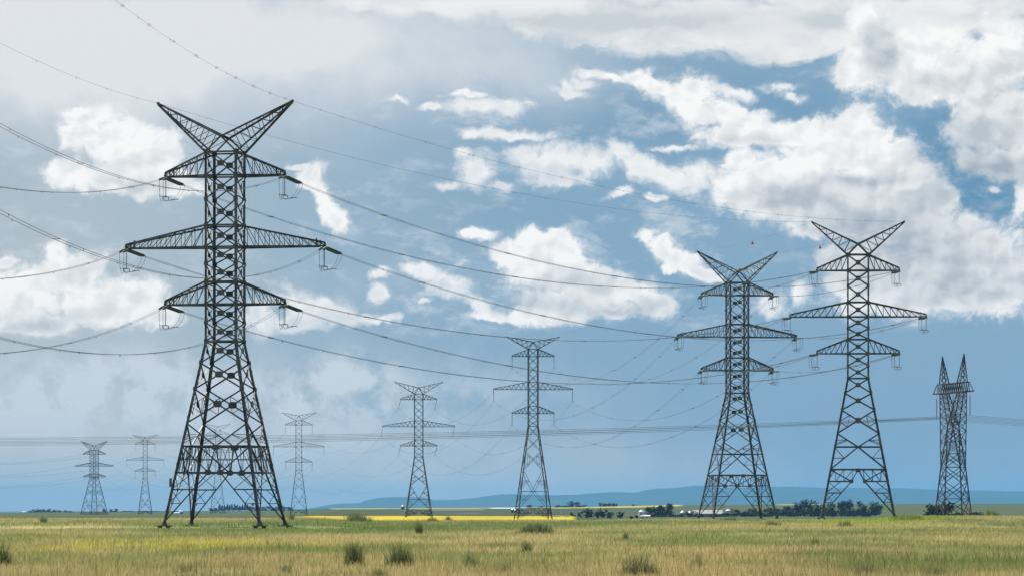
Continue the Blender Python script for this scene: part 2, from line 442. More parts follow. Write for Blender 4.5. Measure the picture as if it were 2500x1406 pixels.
    return root, {k2: mw @ v for k2, v in tips.items()}, s
def ins_string(root, p, q, n, r, m='glass', hw=.04):
    """cap and pin discs threaded from p to q (world) under the pylon root"""
    inv = root.matrix_world.inverted(); p = inv @ p; q = inv @ q
    b = MB(); d = q-p; pts = []; rr = []
    for i in range(n):
        for a, k in ((.02, .25), (.1, 1), (.45, .8), (.55, .25)):
            pts.append(p+d*((i+a)/n)); rr.append(r*k)
    b.tube(pts, rr, 8)
    return b
SHORT = dict(
 T1=dict(foot=1281, tip=250, tipdx=166, saddle=335.5, top=373, arms=[(375, 430, 149, 420), (551, 604, 247, 595), (688, 743, 149.5, 733)], waist=833,
         hb=38.5, hf=119, nodes=[373, 430, 488, 551, 604, 645, 688, 743, 788, 833, 886, 950, 1033], hz=[373, 430, 551, 604, 688, 743, 833], H1=1089, H2=1153),
 T3=dict(foot=1262, tip=541.5, tipdx=112, saddle=596, top=622, arms=[(623, 660.5, 101, 654), (737.5, 773, 166.5, 767), (828, 862.5, 101, 856)], waist=923,
         hb=26, hf=90, nodes=[622, 660.5, 698, 737.5, 773, 801, 828, 862.5, 893, 923, 959, 1000, 1057], hz=[622, 660.5, 737.5, 773, 828, 862.5, 923], HC=1090, H1=1145, H2=1174),
 T2=dict(foot=1265, tip=615, tipdx=97.5, saddle=664.5, top=690, arms=[(690, 721, 88.5, 715.5), (791.5, 822.5, 147, 817), (873, 904, 89, 898)], waist=959,
         hb=23.2, hf=79, nodes=[690, 721, 756, 791.5, 822.5, 848, 873, 904, 932, 959, 989, 1025, 1079], hz=[690, 721, 791.5, 822.5, 873, 904, 959], HC=1108, H1=1159, H2=1185))
def susp(foot, tip, tipdx, saddle, top, arms, waist, hb, hf, H1=None, k=1.):
    n = [top, arms[0][1]]; a = lambda x, y, c: [x+(y-x)*i/c for i in range(1, c+1)]
    n += a(arms[0][1], arms[1][0], 3)+[arms[1][1]]+a(arms[1][1], arms[2][0], 2)+[arms[2][1]]+a(arms[2][1], waist, 2)
    L = foot-waist; n += [waist+L*.12, waist+L*.27, waist+L*.47]
    return dict(foot=foot, tip=tip, tipdx=tipdx, saddle=saddle, top=top, arms=arms, waist=waist, hb=hb, hf=hf, nodes=n,
                hz=[top, waist]+[q for r in arms for q in r[:2]], HC=waist+L*.70, H1=waist+L*.88, H2=waist+L*.935, k=k)
SHORT['T4'] = susp(1267, 822, 64, 835, 852, [(852, 870, 52, 867.5), (932.4, 950.5, 97, 948), (991, 1009, 52, 1006.5)], 1040, 11.5, 42, k=.9)
SHORT['T5'] = susp(1262, 932, 58, 946, 961, [(961, 975, 45, 973), (1026.5, 1041, 88, 1038.5), (1074.6, 1088, 45, 1086)], 1115, 10.2, 32, k=.95)
SHORT['T6'] = susp(1257, 1007, 41, 1014, 1026, [(1026, 1036.8, 33.3, 1035), (1079, 1090, 62.3, 1088), (1116.7, 1127.4, 33, 1126)], 1147.5, 7.3, 21, k=.95)
SHORT['T7'] = susp(1257, 1034, 30.5, 1040, 1050, [(1050, 1059.6, 28, 1058), (1095, 1103.5, 45, 1102), (1128, 1136.5, 27, 1135)], 1154, 5.7, 19, k=.95)
SHORT['T8'] = susp(1257, 1061, 30.3, 1067, 1075, [(1075, 1083.7, 24.4, 1082), (1114.8, 1123, 46, 1121.5), (1142, 1149.7, 25, 1148)], 1167.6, 5.2, 17, k=.95)
SHORT['T9'] = susp(1262, 1076.5, 33, 1088.5, 1098, [(1098, 1108.5, 29, 1106.5), (1128.8, 1137.5, 50, 1136), (1155.6, 1163.5, 29, 1162)], 1166, 6.7, 22.4, k=.95)
G1 = 'double circuit lattice pylons marching across the prairie'
TW = {}
specs = [('T1', 549.5, 563, -12, True, True, 'huge dark lattice pylon with green glass insulators, largest of all'),
 ('T3', 2095, 843, -4, True, True, 'tall dark pylon seen square-on, standing in front of the dark tree belt'),
 ('T2', 1800, 943, 11, True, True, 'dark angle pylon with twin leg lines in front of the long white barn'),
 ('T4', 1301.5, 1400, 6, False, False, 'slim tent field pylon with straight insulators, left of the white tents'),
 ('T5', 1022.3, 1750, 4, False, False, 'slim silo field pylon right of the dark silo, insulators swung left'),
 ('T6', 729.5, 2460, 3, False, False, 'small distant pylon just outside the right foot of the largest pylon'),
 ('T7', 531.5, 3600, 3, False, False, 'faint far pylon seen through the legs of the largest pylon'),
 ('T8', 354.5, 3265, 3, False, False, 'small thin pylon just left of the largest pylon with one wide middle arm'),
 ('T9', 230, 3000, -28, True, False, 'leftmost pylon, small, stocky and dark with four crowded legs')]
for key, uc, Y, rz, dead, near, lab in specs:
    root, tp, s = pylon('lattice_pylon', lab, G1, uc, Y, rz, SHORT[key], dead, near)
    TW[key] = dict(root=root, tips=tp, s=s, Y=Y, near=near)
POS = {0: 'top', 1: 'middle', 2: 'bottom'}

# hanging insulators of the suspension pylons: the wire hangs from the yoke at the bottom
for key, L, lean in (('T4', 30, 0), ('T5', 23, -4.5), ('T6', 20, -.3), ('T7', 14, 0), ('T8', 15, 0)):
    t = TW[key]; t['att'] = {}
    for ai in range(3):
        for sx in (-1, 1):
            p = t['tips'][(ai, sx)]; q = p+Vector((lean*t['s'], 0, -L*t['s']*.97))
            b = ins_string(t['root'], p, q+Vector((0, 0, .7)), 9, .13)
            inv = t['root'].matrix_world.inverted(); lq = inv @ q
            b.bar(lq+Vector((-.4, 0, 0)), lq+Vector((0, 0, .6)), .08); b.bar(lq+Vector((.4, 0, 0)), lq+Vector((0, 0, .6)), .08)
            b.build('insulator_string', M['steel_far'] if key != 'T4' else M['steel_far'], t['root'])
            t['att'][(ai, sx)] = (q, q)
    for sx in (-1, 1): q = t['tips'][('e', sx)]; t['att'][('e', sx)] = (q, q)

# offscreen neighbour on the left of the largest pylon (only its wire ends are needed)
c1 = Vector((TW['T1']['root'].location.x, 563, 0)); V0 = Vector((-21.4, -491.65, 5.87)); ROT0 = .164
def prev_pt(k):
    A = TW['T1']['tips'][k]; L = (A-Vector((c1.x, c1.y, A.z))).length*k[1]
    return Vector((c1.x+V0.x+L*math.cos(ROT0), c1.y+V0.y+L*math.sin(ROT0), A.z+V0.z))
# tension strings: (pylon, side index, direction target)
def unit(a, b, drop):
    d = (b-a); d.z = 0; d.normalize(); d.z = -drop; return d
def tension(key, si, target, L, drop, near=True):
    t = TW[key]; t.setdefault('att', {}); 
    for ai in range(3):
        for sx in (-1, 1):
            p = t['tips'][(ai, sx)]; d = unit(p, target(ai, sx), drop); q = p+d*L
            side = Vector((d.y, -d.x, 0)).normalized()*.23
            if near:
                for e in (-1, 1):
                    b = ins_string(t['root'], p+d*.55+side*e, q-d*.35+side*e, 20, .155)
                    inv = t['root'].matrix_world.inverted()
                    b.bar(inv @ (p+side*e*.2), inv @ (p+d*.6+side*e), .07, mi=1)
                    b.bar(inv @ (q-d*.4+side*e), inv @ (q+d*.1+side*e), .09, mi=1)
                    b.build('insulator_string', [M['glass'], M['steel']], t['root'], smooth=False)
            o = list(t['att'].get((ai, sx), (None, None))); o[si] = q; t['att'][(ai, sx)] = tuple(o)
    for sx in (-1, 1): q = t['tips'][('e', sx)]; t['att'][('e', sx)] = (q, q)
tension('T1', 0, lambda a, s: prev_pt((a, s)), 4.6, .11)
tension('T1', 1, lambda a, s: TW['T3']['tips'][(a, s)], 5.2, .10)
tension('T3', 0, lambda a, s: TW['T1']['tips'][(a, s)], 4.6, .07)
tension('T3', 1, lambda a, s: TW['T2']['tips'][(a, s)], 4.4, .03)
tension('T2', 0, lambda a, s: TW['T3']['tips'][(a, s)], 4.6, .03)
tension('T2', 1, lambda a, s: TW['T4']['tips'][(a, s)], 4.4, .09)
tension('T9', 0, lambda a, s: TW['T8']['tips'][(a, s)], 3, .05, False)
tension('T9', 1, lambda a, s: at(-600, 1150, 2500), 3, .05, False)
# jumper loops and their guide strings on the angle pylons
def bez(P, n=14):
    out = []
    for i in range(n+1):
        t = i/n; Q = list(P)
        while len(Q) > 1: Q = [Q[j].lerp(Q[j+1], t) for j in range(len(Q)-1)]
        out.append(Q[0])
    return out
for key in ('T1', 'T2', 'T3'):
    t = TW[key]; inv = t['root'].matrix_world.inverted()
    for ai in range(3):
        for sx in (-1, 1):
            p = t['tips'][(ai, sx)]; a, b_ = t['att'][(ai, sx)]
            q = p+Vector((0, 0, -2.4))
            g = ins_string(t['root'], p+Vector((0, 0, -.2)), q+Vector((0, 0, .45)), 14, .09)
            g.build('insulator_string', M['glass'], t['root'])
            j = MB(); lq = inv @ q
            j.tube([lq+Vector((-.42, 0, -.02)), lq+Vector((-.3, 0, .14)), lq+Vector((.3, 0, .14)), lq+Vector((.42, 0, -.02))], .05, 4)
            j.bar(lq+Vector((0, 0, .1)), lq+Vector((0, 0, .55)), .07)
            for e in (-1, 1):
                off = Vector((e*.3, 0, 0)); side = Vector((e*.23, 0, 0))
                lowq = q+off+Vector((0, 0, -.25))
                j.tube([inv @ v for v in bez([a+side, a+side+Vector((0, 0, -1.9)), a+side*.9+Vector((0, 0, -3.1)), lowq+(a-lowq)*.3+Vector((0, 0, -.75)), lowq])], .024, 4)
                j.tube([inv @ v for v in bez([b_+side, b_+side+Vector((0, 0, -.7)), lowq+(b_-lowq)*.6+Vector((0, 0, -1.35)), lowq+(b_-lowq)*.3+Vector((0, 0, -.55)), lowq])], .022, 4)
                j.bar(inv @ lowq, inv @ (q+off*1.2), .06)
            for w in (a, b_):
                x = w.lerp(q, .45)+Vector((0, 0, -1.0)); 
                j.bar(inv @ (x+Vector((-.45, 0, 0))), inv @ (x+Vector((.45, 0, 0))), .06)
            j.build('jumper', M['steel_far'], t['root'])
# small plates on the largest pylon
t = TW['T1']; inv = t['root'].matrix_world.inverted()
for u, v, w, h, mm in ((416.5, 1177, .3, 1.0, 'steel_light'), (477.5, 1230, .35, .3, 'orange'), (617.5, 1230, .35, .3, 'orange')):
    b = MB(); P = inv @ at(u, v, 563-2.8 if u > 600 else 563-.5); b.box((P.x, P.y, P.z), w, .08, h)
    b.box((P.x, P.y+.1, P.z), w*.4, .12, h*.6); b.build('sign_plate', M[mm], t['root'])
t = TW['T2']; inv = t['root'].matrix_world.inverted(); P = inv @ at(1812, 657.5, 942); b = MB(); b.box(P, 1.6, .1, .28); b.box((P.x+.8, P.y, P.z+.12), .7, .1, .2); b.build('sign_plate', M['yellow_paint'], t['root'])

# ---------------------------------------------------------------- hourglass pylon at the right
def cathead():
    Y = 900; s = Y/F; root = empty('lattice_pylon', ((2327-CX)*s, Y, CAMZ+(HY-1258)*s), R(-81.2))
    tag(root, 'narrow twin horned lattice pylon with crossing legs and long brown insulators, rightmost', 'pylon')
    b = MB(); lw, w1, w2 = .2, .13, .085; m = M['steel_red']
    zb, z1, z2, zt, zc = 9.2, 23.3, 25.0, 30.4, 17.0
    wx = lambda z: 3.6+(2.05-3.6)*z/zb; wy = lambda z: 2.64+(1.89-2.64)*z/zb
    P = lambda sx, sy, z: Vector((sx*wx(z), sy*wy(z), z))
    for sx in (-1, 1):
        for sy in (-1, 1):
            l = MB(); l.bar(P(sx, sy, 0), P(sx, sy, zb), lw); l.build('leg', m, root)
    faces = [((-1, -1), (1, -1)), ((1, -1), (1, 1)), ((1, 1), (-1, 1)), ((-1, 1), (-1, -1))]
    L = [0, 3.2, 6.4, zb]
    for i in range(3):
        for a, c in faces:
            b.bar(P(*a, L[i]), P(*c, L[i+1]), w1); b.bar(P(*c, L[i]), P(*a, L[i+1]), w1)
            if i != 1: b.bar(P(*a, L[i+1]), P(*c, L[i+1]), w1)
            b.bar(P(*a, (L[i]+L[i+1])/2), P(*a, L[i]).lerp(P(*c, L[i+1]), .25), w2); b.bar(P(*c, (L[i]+L[i+1])/2), P(*c, L[i]).lerp(P(*a, L[i+1]), .25), w2)
    b.build('bracing', m, root)
    for sx in (-1, 1):       # the two arms of the V with outer and inner chords
        b = MB()
        O = lambda sy, t: Vector((sx*(2.05+(7.7-2.05)*t), sy*(1.89+(.67-1.89)*t), zb+(z1-zb)*t))
        def I(sy, t):
            A = Vector((-sx*2.05, sy*1.89, zb)); X = Vector((sx*.1, sy*1.1, zc)); B = Vector((sx*5.7, sy*.67, z1))
            return A.lerp(X, t/.55) if t < .55 else X.lerp(B, (t-.55)/.45)
        ts = [0, .18, .34, .48, .6, .7, .79, .87, .94, 1]
        for sy in (-1, 1):
            b.bar(O(sy, 0), O(sy, 1), lw*.9); b.bar(I(sy, 0), I(sy, .55), lw*.9); b.bar(I(sy, .55), I(sy, 1), lw*.9)
            for i in range(len(ts)-1):
                p, q = (O, I) if i % 2 else (I, O)
                b.bar(p(sy, ts[i]), q(sy, ts[i+1]), w2*1.1)
                if i < 4: b.bar(q(sy, ts[i]), p(sy, ts[i+1]), w2)
        for i in range(len(ts)-1):
            for fn in (O, I):
                b.bar(fn(-1, ts[i]), fn(1, ts[i+1]), w2); b.bar(fn(1, ts[i]), fn(-1, ts[i+1]), w2); b.bar(fn(1, ts[i+1]), fn(-1, ts[i+1]), w2)
        b.build('tower_arm', m, root)
    b = MB(); n = 12
    for sy in (-1, 1):
        b.bar((-13, sy*.67, z1), (13, sy*.67, z1), lw*1.1); b.bar((-10, sy*.67, z2), (10, sy*.67, z2), lw)
        for sx in (-1, 1): b.bar((sx*13, sy*.67, z1), (sx*10, sy*.67, z2), w1)
        for i in range(n):
            x0 = -10+20*i/n; x1 = x0+20/n
            b.bar((x0, sy*.67, z1), ((x0+x1)/2, sy*.67, z2), w2*1.2); b.bar(((x0+x1)/2, sy*.67, z2), (x1, sy*.67, z1), w2*1.2)
    for i in range(14):
        x = -13+2*i; b.bar((x, -.67, z1), (x, .67, z1), w1*1.1)
        if abs(x) <= 10: b.bar((x, -.67, z2), (x, .67, z2), w1)
        if i < 13: b.bar((x, -.67, z1), (x+2, .67, z1), w2)
    b.build('bridge', m, root)
    for sx in (-1, 1):
        b = MB(); T = Vector((sx*8.4, 0, zt))
        base = [Vector((sx*x, y*.67, z2)) for x in (5.5, 8.4) for y in (-1, 1)]
        for q in base: b.bar(q, T, w1*1.1)
        for k0, k1 in ((0, .22), (.22, .42), (.42, .6), (.6, .76), (.76, .9)):
            Q = lambda i, k: base[i].lerp(T, k)
            for i, j in ((0, 1), (1, 3), (3, 2), (2, 0)):
                b.bar(Q(i, k0), Q(j, k1), w2); b.bar(Q(i, k1), Q(j, k1), w2)
        b.build('earthwire_peak', m, root)
    bpy.context.view_layer.update(); mw = root.matrix_world; att = []
    for x in (-13, 0, 13):
        p = mw @ Vector((x*.99, 0, z1-.1)); q = p-Vector((0, 0, 4.6))
        g = ins_string(root, p-Vector((0, 0, .9 if x else .2)), q+Vector((0, 0, .2)), 20, .15); i2 = mw.inverted()
        g.bar(i2 @ p, i2 @ q, .05); g.build('insulator_string', M['brownins'], root); att.append(q)
    return att
ATT10 = cathead()

# ---------------------------------------------------------------- wires
def cat(A, B, sag, n):
    return [A.lerp(B, i/n)-Vector((0, 0, 4*sag*(i/n)*(1-i/n))) for i in range(n+1)]
def in_view(p, pad=60): 
    if p.y < 20: return False
    u = CX+F*p.x/p.y; v = HY-F*(p.z-CAMZ)/p.y
    return -pad < u < 2500+pad and -pad < v < 1500
def span(A, B, sag, label, group, twin=True, r=.027, spacer=45, dots=9., marks=0, vert=False, n=48, earth=False):
    DR = .038 if A.y > 600 or B.y > 600 else .025
    SB = 1. if B.y > 300 else .45
    root = empty('earth_wire' if earth else 'conductor', A); tag(root, label, 'wire' if earth else 'power line', group)
    d = (B-A); d.z = 0; Lh = d.length; side = Vector((0, 0, .13)) if vert else Vector((d.y, -d.x, 0)).normalized()*.22
    P = lambda t: A.lerp(B, t)-Vector((0, 0, 4*sag*t*(1-t)))-A
    for e in ((-1, 1) if twin else (0,)):
        b = MB(); b.tube([P(i/n)+side*e for i in range(n+1)], r, 4)
        if dots:
            k = int(Lh/dots)
            for i in range(1, k):
                t = (i+random.uniform(-.2, .2))/k; p = P(t)+side*e
                if in_view(p+A): b.lathe(p-Vector((0, 0, .12)), [(.015, -.03), (DR, .03), (DR, .09), (.015, .14)], 5)
        b.build('wire', M['wire'], root)
    if twin and spacer:
        k = max(2, int(Lh/spacer))
        for i in range(k):
            t = (i+.6)/k; p = P(t)
            if in_view(p+A):
                b = MB(); dd = (P(t+.002)-p).normalized()
                b.bar(p-side*1.1-dd*.25, p+side*1.1+dd*.25, .08*SB); b.box(p-side-dd*.25, .12*SB, .3, .12*SB); b.box(p+side+dd*.25, .12*SB, .3, .12*SB); b.build('spacer', M['wire'], root)
    if marks:
        for i in range(marks):
            t = (i+.5)/marks; p = P(t)
            if in_view(p+A):
                b = MB(); q = p-Vector((0, 0, 0)); ring = [q+Vector((.13*math.cos(a), 0, .13*math.sin(a))) for a in np.linspace(0, 2*math.pi, 13)]
                b.tube(ring, .015, 4, close=False); b.bar(q-Vector((.13, 0, 0)), q+Vector((.13, 0, 0)), .02); b.build('marker_ring', M['orange'], root)
    return root
NM = {'T1': 'the largest', 'T3': 'the square-on', 'T2': 'the angle', 'T4': 'the tent field', 'T5': 'the silo field',
      'T6': 'the third smallest', 'T7': 'the faint', 'T8': 'the thin', 'T9': 'the leftmost'}
SD = {-1: 'left', 1: 'right'}
for ai in range(3):
    for sx in (-1, 1):
        k = (ai, sx); nm = f'{POS[ai]} {SD[sx]} arm'
        span(TW['T1']['att'][k][0], prev_pt(k), 14.5, f'twin wire sweeping to the left edge from the {nm} of the largest pylon', 'wires leaving the largest pylon to the left', r=.02, dots=30, n=110)
def chain(a, ia, b, ib, sag, esag, twin=True, r=.024, dots=16., spacer=45, marks=0, grp=''):
    for ai in range(3):
        for sx in (-1, 1):
            k = (ai, sx); span(TW[a]['att'][k][ia], TW[b]['att'][k][ib], sag, f'{"twin" if twin else "thin"} wire from {POS[ai]} {SD[sx]} arm of {NM[a]} to {NM[b]} pylon', grp, twin, r, spacer, dots)
    for sx in (-1, 1):
        k = ('e', sx); span(TW[a]['att'][k][ia], TW[b]['att'][k][ib], esag, f'earth wire from {SD[sx]} horn of {NM[a]} to {NM[b]} pylon', grp, False, r*.6, 0, dots, marks if sx == 1 else 0, earth=True)
for sx in (-1, 1):
    span(TW['T1']['tips'][('e', sx)], prev_pt(('e', sx)), 8.7, f'earth wire climbing off the picture from the {SD[sx]} horn of the largest pylon', 'wires leaving the largest pylon to the left', False, .013, 0, 24, 26 if sx == 1 else 0, n=110, earth=True)
chain('T1', 1, 'T3', 0, 6.7, 3.6, r=.025, marks=16, grp='wires between the largest pylon and the square-on pylon')
chain('T3', 1, 'T2', 0, 1.2, .7, grp='wires between the two tall right pylons')
chain('T2', 1, 'T4', 0, 10, 6, grp='wires from the angle pylon to the slim pylon', r=.02, dots=50)
chain('T4', 1, 'T5', 0, 10.5, 7, r=.018, spacer=90, dots=40, grp='wires between the two slim pylons')
chain('T5', 1, 'T6', 0, 13, 9, False, r=.026, dots=60, grp='wires on to the small pylon')
chain('T6', 1, 'T7', 0, 14, 9, False, r=.035, dots=0, grp='faint far wires')
chain('T7', 1, 'T8', 0, 9, 6, False, r=.035, dots=0, grp='faint far wires behind the largest pylon')
chain('T8', 1, 'T9', 0, 8, 6, False, r=.035, dots=0, grp='faint far wires at the left')
for ai in range(3):
    for sx in (-1, 1):
        A = TW['T9']['att'][(ai, sx)][1]
        span(A, A+Vector((-150, -480, 6)), 11, f'thin wire from {POS[ai]} {SD[sx]} arm of leftmost pylon to left edge', 'thin wires running off at the far left', False, .04, 0, 0)
dl = Vector((-math.cos(R(8.8)), -math.sin(R(8.8)), 0))
for i, nm in enumerate(('farthest', 'middle', 'nearest')):
    A = ATT10[i]
    span(A, A+dl*390+Vector((0, 0, -1.0)), (4.9, 4.6, 4.2)[i], f'twin wire running left from the {nm} brown insulator of the twin horned pylon', 'flat line of wires crossing behind the pylons', True, .026, 0, 70, vert=True, n=80)
    span(A, A-dl*390, 7.2, f'twin wire running right from the {nm} brown insulator of the twin horned pylon', 'wires leaving the twin horned pylon to the right', True, .022, 0, 60, vert=True)
# red warning cones hanging on the two earth wires between the right pylons
for sx, u, lab in ((-1, 1836.5, 'red warning cone on the wire just above the angle pylon, left of the two'), (1, 2002.5, 'red warning cone on the wire near the square-on pylon, right of the two')):
    A, B = TW['T3']['tips'][('e', sx)], TW['T2']['tips'][('e', sx)]
    best = min((abs(CX+F*(A.lerp(B, i/200)).x/(A.lerp(B, i/200)).y-u), i/200) for i in range(201))[1]
    p = A.lerp(B, best)-Vector((0, 0, 4*.7*best*(1-best)))
    b = MB(); b.lathe((0, 0, 0), [(.05, -.05), (.1, -.13), (.3, -.62), (.28, -.66)], 14); b.tube([(0, 0, .04), (0, 0, -.1)], .03, 5)
    o = b.build('warning_cone', M['red']); o.location = p; tag(o, lab, 'warning marker', 'red warning cones on the wires')

# ---------------------------------------------------------------- grass
def blades(X, Y, Z, h, w, tint, lean=.25, bend=None):
    n = len(X); a = RNG.uniform(0, 2*math.pi, n); la = RNG.uniform(0, 2*math.pi, n); l = RNG.uniform(0, lean, n)*h
    dx, dy = np.cos(a)*w/2, np.sin(a)*w/2; tx, ty = np.cos(la)*l, np.sin(la)*l
    V = np.empty((n, 5, 3))
    V[:, 0] = np.stack([X-dx, Y-dy, Z], 1); V[:, 1] = np.stack([X+dx, Y+dy, Z], 1)
    V[:, 2] = np.stack([X+dx*.8+tx*.35, Y+dy*.8+ty*.35, Z+h*.55], 1); V[:, 3] = np.stack([X-dx*.8+tx*.35, Y-dy*.8+ty*.35, Z+h*.55], 1)
    V[:, 4] = np.stack([X+tx, Y+ty, Z+h], 1)
    b = np.arange(n)[:, None]*5
    T = np.concatenate([b+[0, 1, 2], b+[0, 2, 3], b+[3, 2, 4]])
    return V.reshape(-1, 3), T, np.repeat(tint, 5, 0)
def grass():
    n = 620000
    Y = 1/(RNG.uniform(1/910., 1/118., n)); 
    Y = np.where(RNG.random(n) < .42, RNG.uniform(118, 910, n), Y)
    X = RNG.uniform(-1, 1, n)*(.13*Y+np.where(RNG.random(n) < .5, 26, 2))
    c, yf = near_col(X, Y); yf = yf[:, 0]
    Z = gz(X, Y)
    hn = fbm(X/3+5, Y/7+5, 3)
    h = (.26+.34*hn)*RNG.uniform(.7, 1.25, n)*(1-.3*sm(500, 552, Y)*(1-sm(556, 564, Y)))
    w = (.016+.022*RNG.random(n))*np.clip(Y/150, 1, 4.5)**.8
    c = c*1.12*RNG.uniform(.8, 1.2, (n, 1))*(1+.12*(RNG.random((n, 3))-.5))
    fl = (RNG.random(n) < yf*.33); c[fl] = [.66, .60, .03]; h[fl] *= 1.12
    tall = RNG.random(n) < (.012+.03*(1-sm(170, 330, Y)))*(.5+hn); h[tall] *= 1.7; c[tall] = c[tall]*.6*np.array([1.1, .95, .8]); w[tall] *= .7
    wh = RNG.random(n) < .0006; c[wh] = [.7, .7, .6]
    V, T, C = blades(X, Y, Z-.03, h, w, c, lean=.5)
    o = np_mesh('grass', V, T, M['grass'], C); tag(o, 'straw and green prairie grass with yellow flowers covering the foreground', 'grass', kind='stuff')
grass()
def on_ground(u, v, up=.2):
    Y = 130.
    while Y < 900:
        z = float(gz(np.array([(u-CX)/F*Y]), np.array([Y]))[0])+up
        if CAMZ+(HY-v)/F*Y <= z: break
        Y += 2.
    return Y, z-up
def clump(u, v, wpx, hpx, label, n=420, col=(.06, .085, .03), dark=.5, spread=.35, name='weed_clump', cat='weeds', seed=0):
    Y, z = on_ground(u, v); s = Y/F; x0 = (u-CX)*s; W = wpx*s/2; H = hpx*s+.25
    root = None; sub = RNG.uniform(-.48, .48, 6); sh = RNG.uniform(.45, 1.05, 6); pick = RNG.integers(0, 6, n)
    rx = (sub[pick]+RNG.normal(0, .27, n))*W; ry = RNG.normal(0, .4, n)*W
    k = np.exp(-(rx/W)**2*1.3)
    h = H*(.3+.8*RNG.random(n)**.8)*(.45+.55*k)*sh[pick]*1.12
    w = (.016+.02*RNG.random(n))*max(1, Y/190)**.9
    c = np.array(col)*RNG.uniform(.65, 1.4, (n, 1)); br = RNG.random(n) < .25; c[br] = [.34, .30, .12]
    V, T, C = blades(rx, ry, np.zeros(n)-.03, h, w, c, lean=spread)
    o = np_mesh(name, V, T, M['weed'], C); o.location = (x0, Y, z); tag(o, label, cat, 'dark weed clumps in the prairie grass')
    return o
CL = [(4, 1384, 48, 58, 'dense dark tuft of tall grass cut by the left edge of the picture', 700),
 (862, 1386, 58, 58, 'upright dark green tuft of tall blades in the foreground left of a rounder one', 600),
 (978, 1388, 80, 56, 'broad rounded dark tuft in the foreground right of the upright one', 700),
 (1312, 1304, 116, 26, 'wide low dark green weed patch below the slim pylon over the tents', 1100),
 (455, 1414, 100, 44, 'dark tuft at the bottom edge below the largest pylon', 600),
 (1565, 1414, 120, 60, 'large dark weed clump at the bottom edge right of the centre', 800),
 (868, 1273, 90, 28, 'tall ragged weeds on the grass crest in front of the yellow strip', 420),
 (106, 1276, 24, 20, 'small tuft on the grass crest at the far left', 160),
 (1050, 1272, 46, 14, 'weeds at the foot of the slim pylon by the dark silo', 200),
 (1096, 1269, 22, 16, 'small spiky tuft on the crest right of the slim pylon by the silo', 120),
 (1020, 1303, 18, 36, 'narrow dark green tuft below the slim pylon by the silo', 220),
 (1285, 1352, 30, 34, 'lone greyish green tuft in the middle of the foreground', 260),
 (1528, 1318, 22, 22, 'small soft tuft right of the wide dark weed patch', 160),
 (2062, 1286, 70, 16, 'low dark weeds before the square-on pylon', 320),
 (1885, 1283, 60, 13, 'low weeds before the right leg of the angle pylon', 260),
 (2215, 1268, 130, 15, 'long bright weedy mound left of the twin horned pylon', 700),
 (2418, 1259, 56, 15, 'rounded green weed mound on the crest at the far right', 420),
 (714, 1269, 18, 26, 'thin tall weeds beside the small pylon right of the largest', 50),
 (1775, 1271, 60, 16, 'thin stalks at the foot of the angle pylon', 120),
 (920, 1418, 60, 36, 'short soft green tuft at the bottom edge below the pair of dark tufts', 300),
 (1230, 1400, 60, 34, 'pale loose tuft near the bottom edge left of the centre', 260),
 (1700, 1392, 70, 44, 'tall thin seed stalks right of the large dark weed clump', 240),
 (2110, 1408, 120, 34, 'wide soft grey green tuft at the bottom edge below the square-on pylon', 520),
 (1150, 1388, 46, 40, 'thin pale stalks right of the broad rounded tuft', 160),
 (700, 1404, 50, 40, 'thin brownish stalks left of the upright dark tuft', 160),
 (1990, 1330, 34, 26, 'small greyish tuft in the straw below the two right pylons', 130),
 (2280, 1412, 90, 30, 'soft tuft at the bottom edge below the twin horned pylon', 420)]
for i, (u, v, w, h, lab, n) in enumerate(CL):
    n = int(n*1.6); col = (.105, .155, .065) if n > 900 and v > 1290 else (.17, .215, .09)
    if v > 1386: col = (.12, .17, .075) if 'dark' in lab and n > 900 else (.19, .235, .10)
    if 'mound' in lab: col = (.26, .32, .05)
    clump(u, v, w, h, lab, n, col, spread=.5)

# ---------------------------------------------------------------- trees
def crown_mesh(w, h, dp, n, leaf, col, spiky=False):
    lobes = []
    k = 7 if n > 150 else 4
    for i in range(k):
        t = i/(k-1)
        if spiky: lobes.append((random.uniform(-.12, .12)*w, 0, h*(.25+.7*t), w*.5*(1.05-t*.85), dp*.5*(1.05-t*.85), h*.16))
        else: lobes.append((random.uniform(-.36, .36)*w, random.uniform(-.3, .3)*dp, h*random.uniform(.16, .78), w*random.uniform(.22, .38), dp*random.uniform(.25, .4), h*random.uniform(.16, .28)))
    if not spiky: lobes.append((0, 0, h*.42, w*.42, dp*.42, h*.4)); lobes.append((0, 0, h*.2, w*.45, dp*.4, h*.2))
    P = []; C = []
    for i in range(n):
        cx, cy, cz, rx, ry, rz = random.choice(lobes)
        v = RNG.normal(0, 1, 3); v /= np.linalg.norm(v); r = random.random()**.4*random.uniform(.8, 1.12)
        P.append((cx+v[0]*rx*r, cy+v[1]*ry*r, max(h*random.uniform(.02, .12), cz+v[2]*rz*r)))
    P = np.array(P); P[:, 2] *= h/max(P[:, 2].max(), .1)
    A = RNG.normal(0, 1, (n, 3)); A /= np.linalg.norm(A, axis=1)[:, None]
    B = np.cross(A, RNG.normal(0, 1, (n, 3))); B /= np.linalg.norm(B, axis=1)[:, None]
    L = leaf*RNG.uniform(.6, 1.3, (n, 1)); A = A*L; B = B*L*.7
    V = np.stack([P-A, P-B, P+A, P+B], 1).reshape(-1, 3)
    T = np.arange(n*4).reshape(n, 4)
    c = np.array(col)*RNG.uniform(.6, 1.45, (n, 1)); g = RNG.random((n, 1)); c = c*(1-.25*g*np.array([[-.6, 0, .4]]))
    return V, T, np.repeat(c, 4, 0)
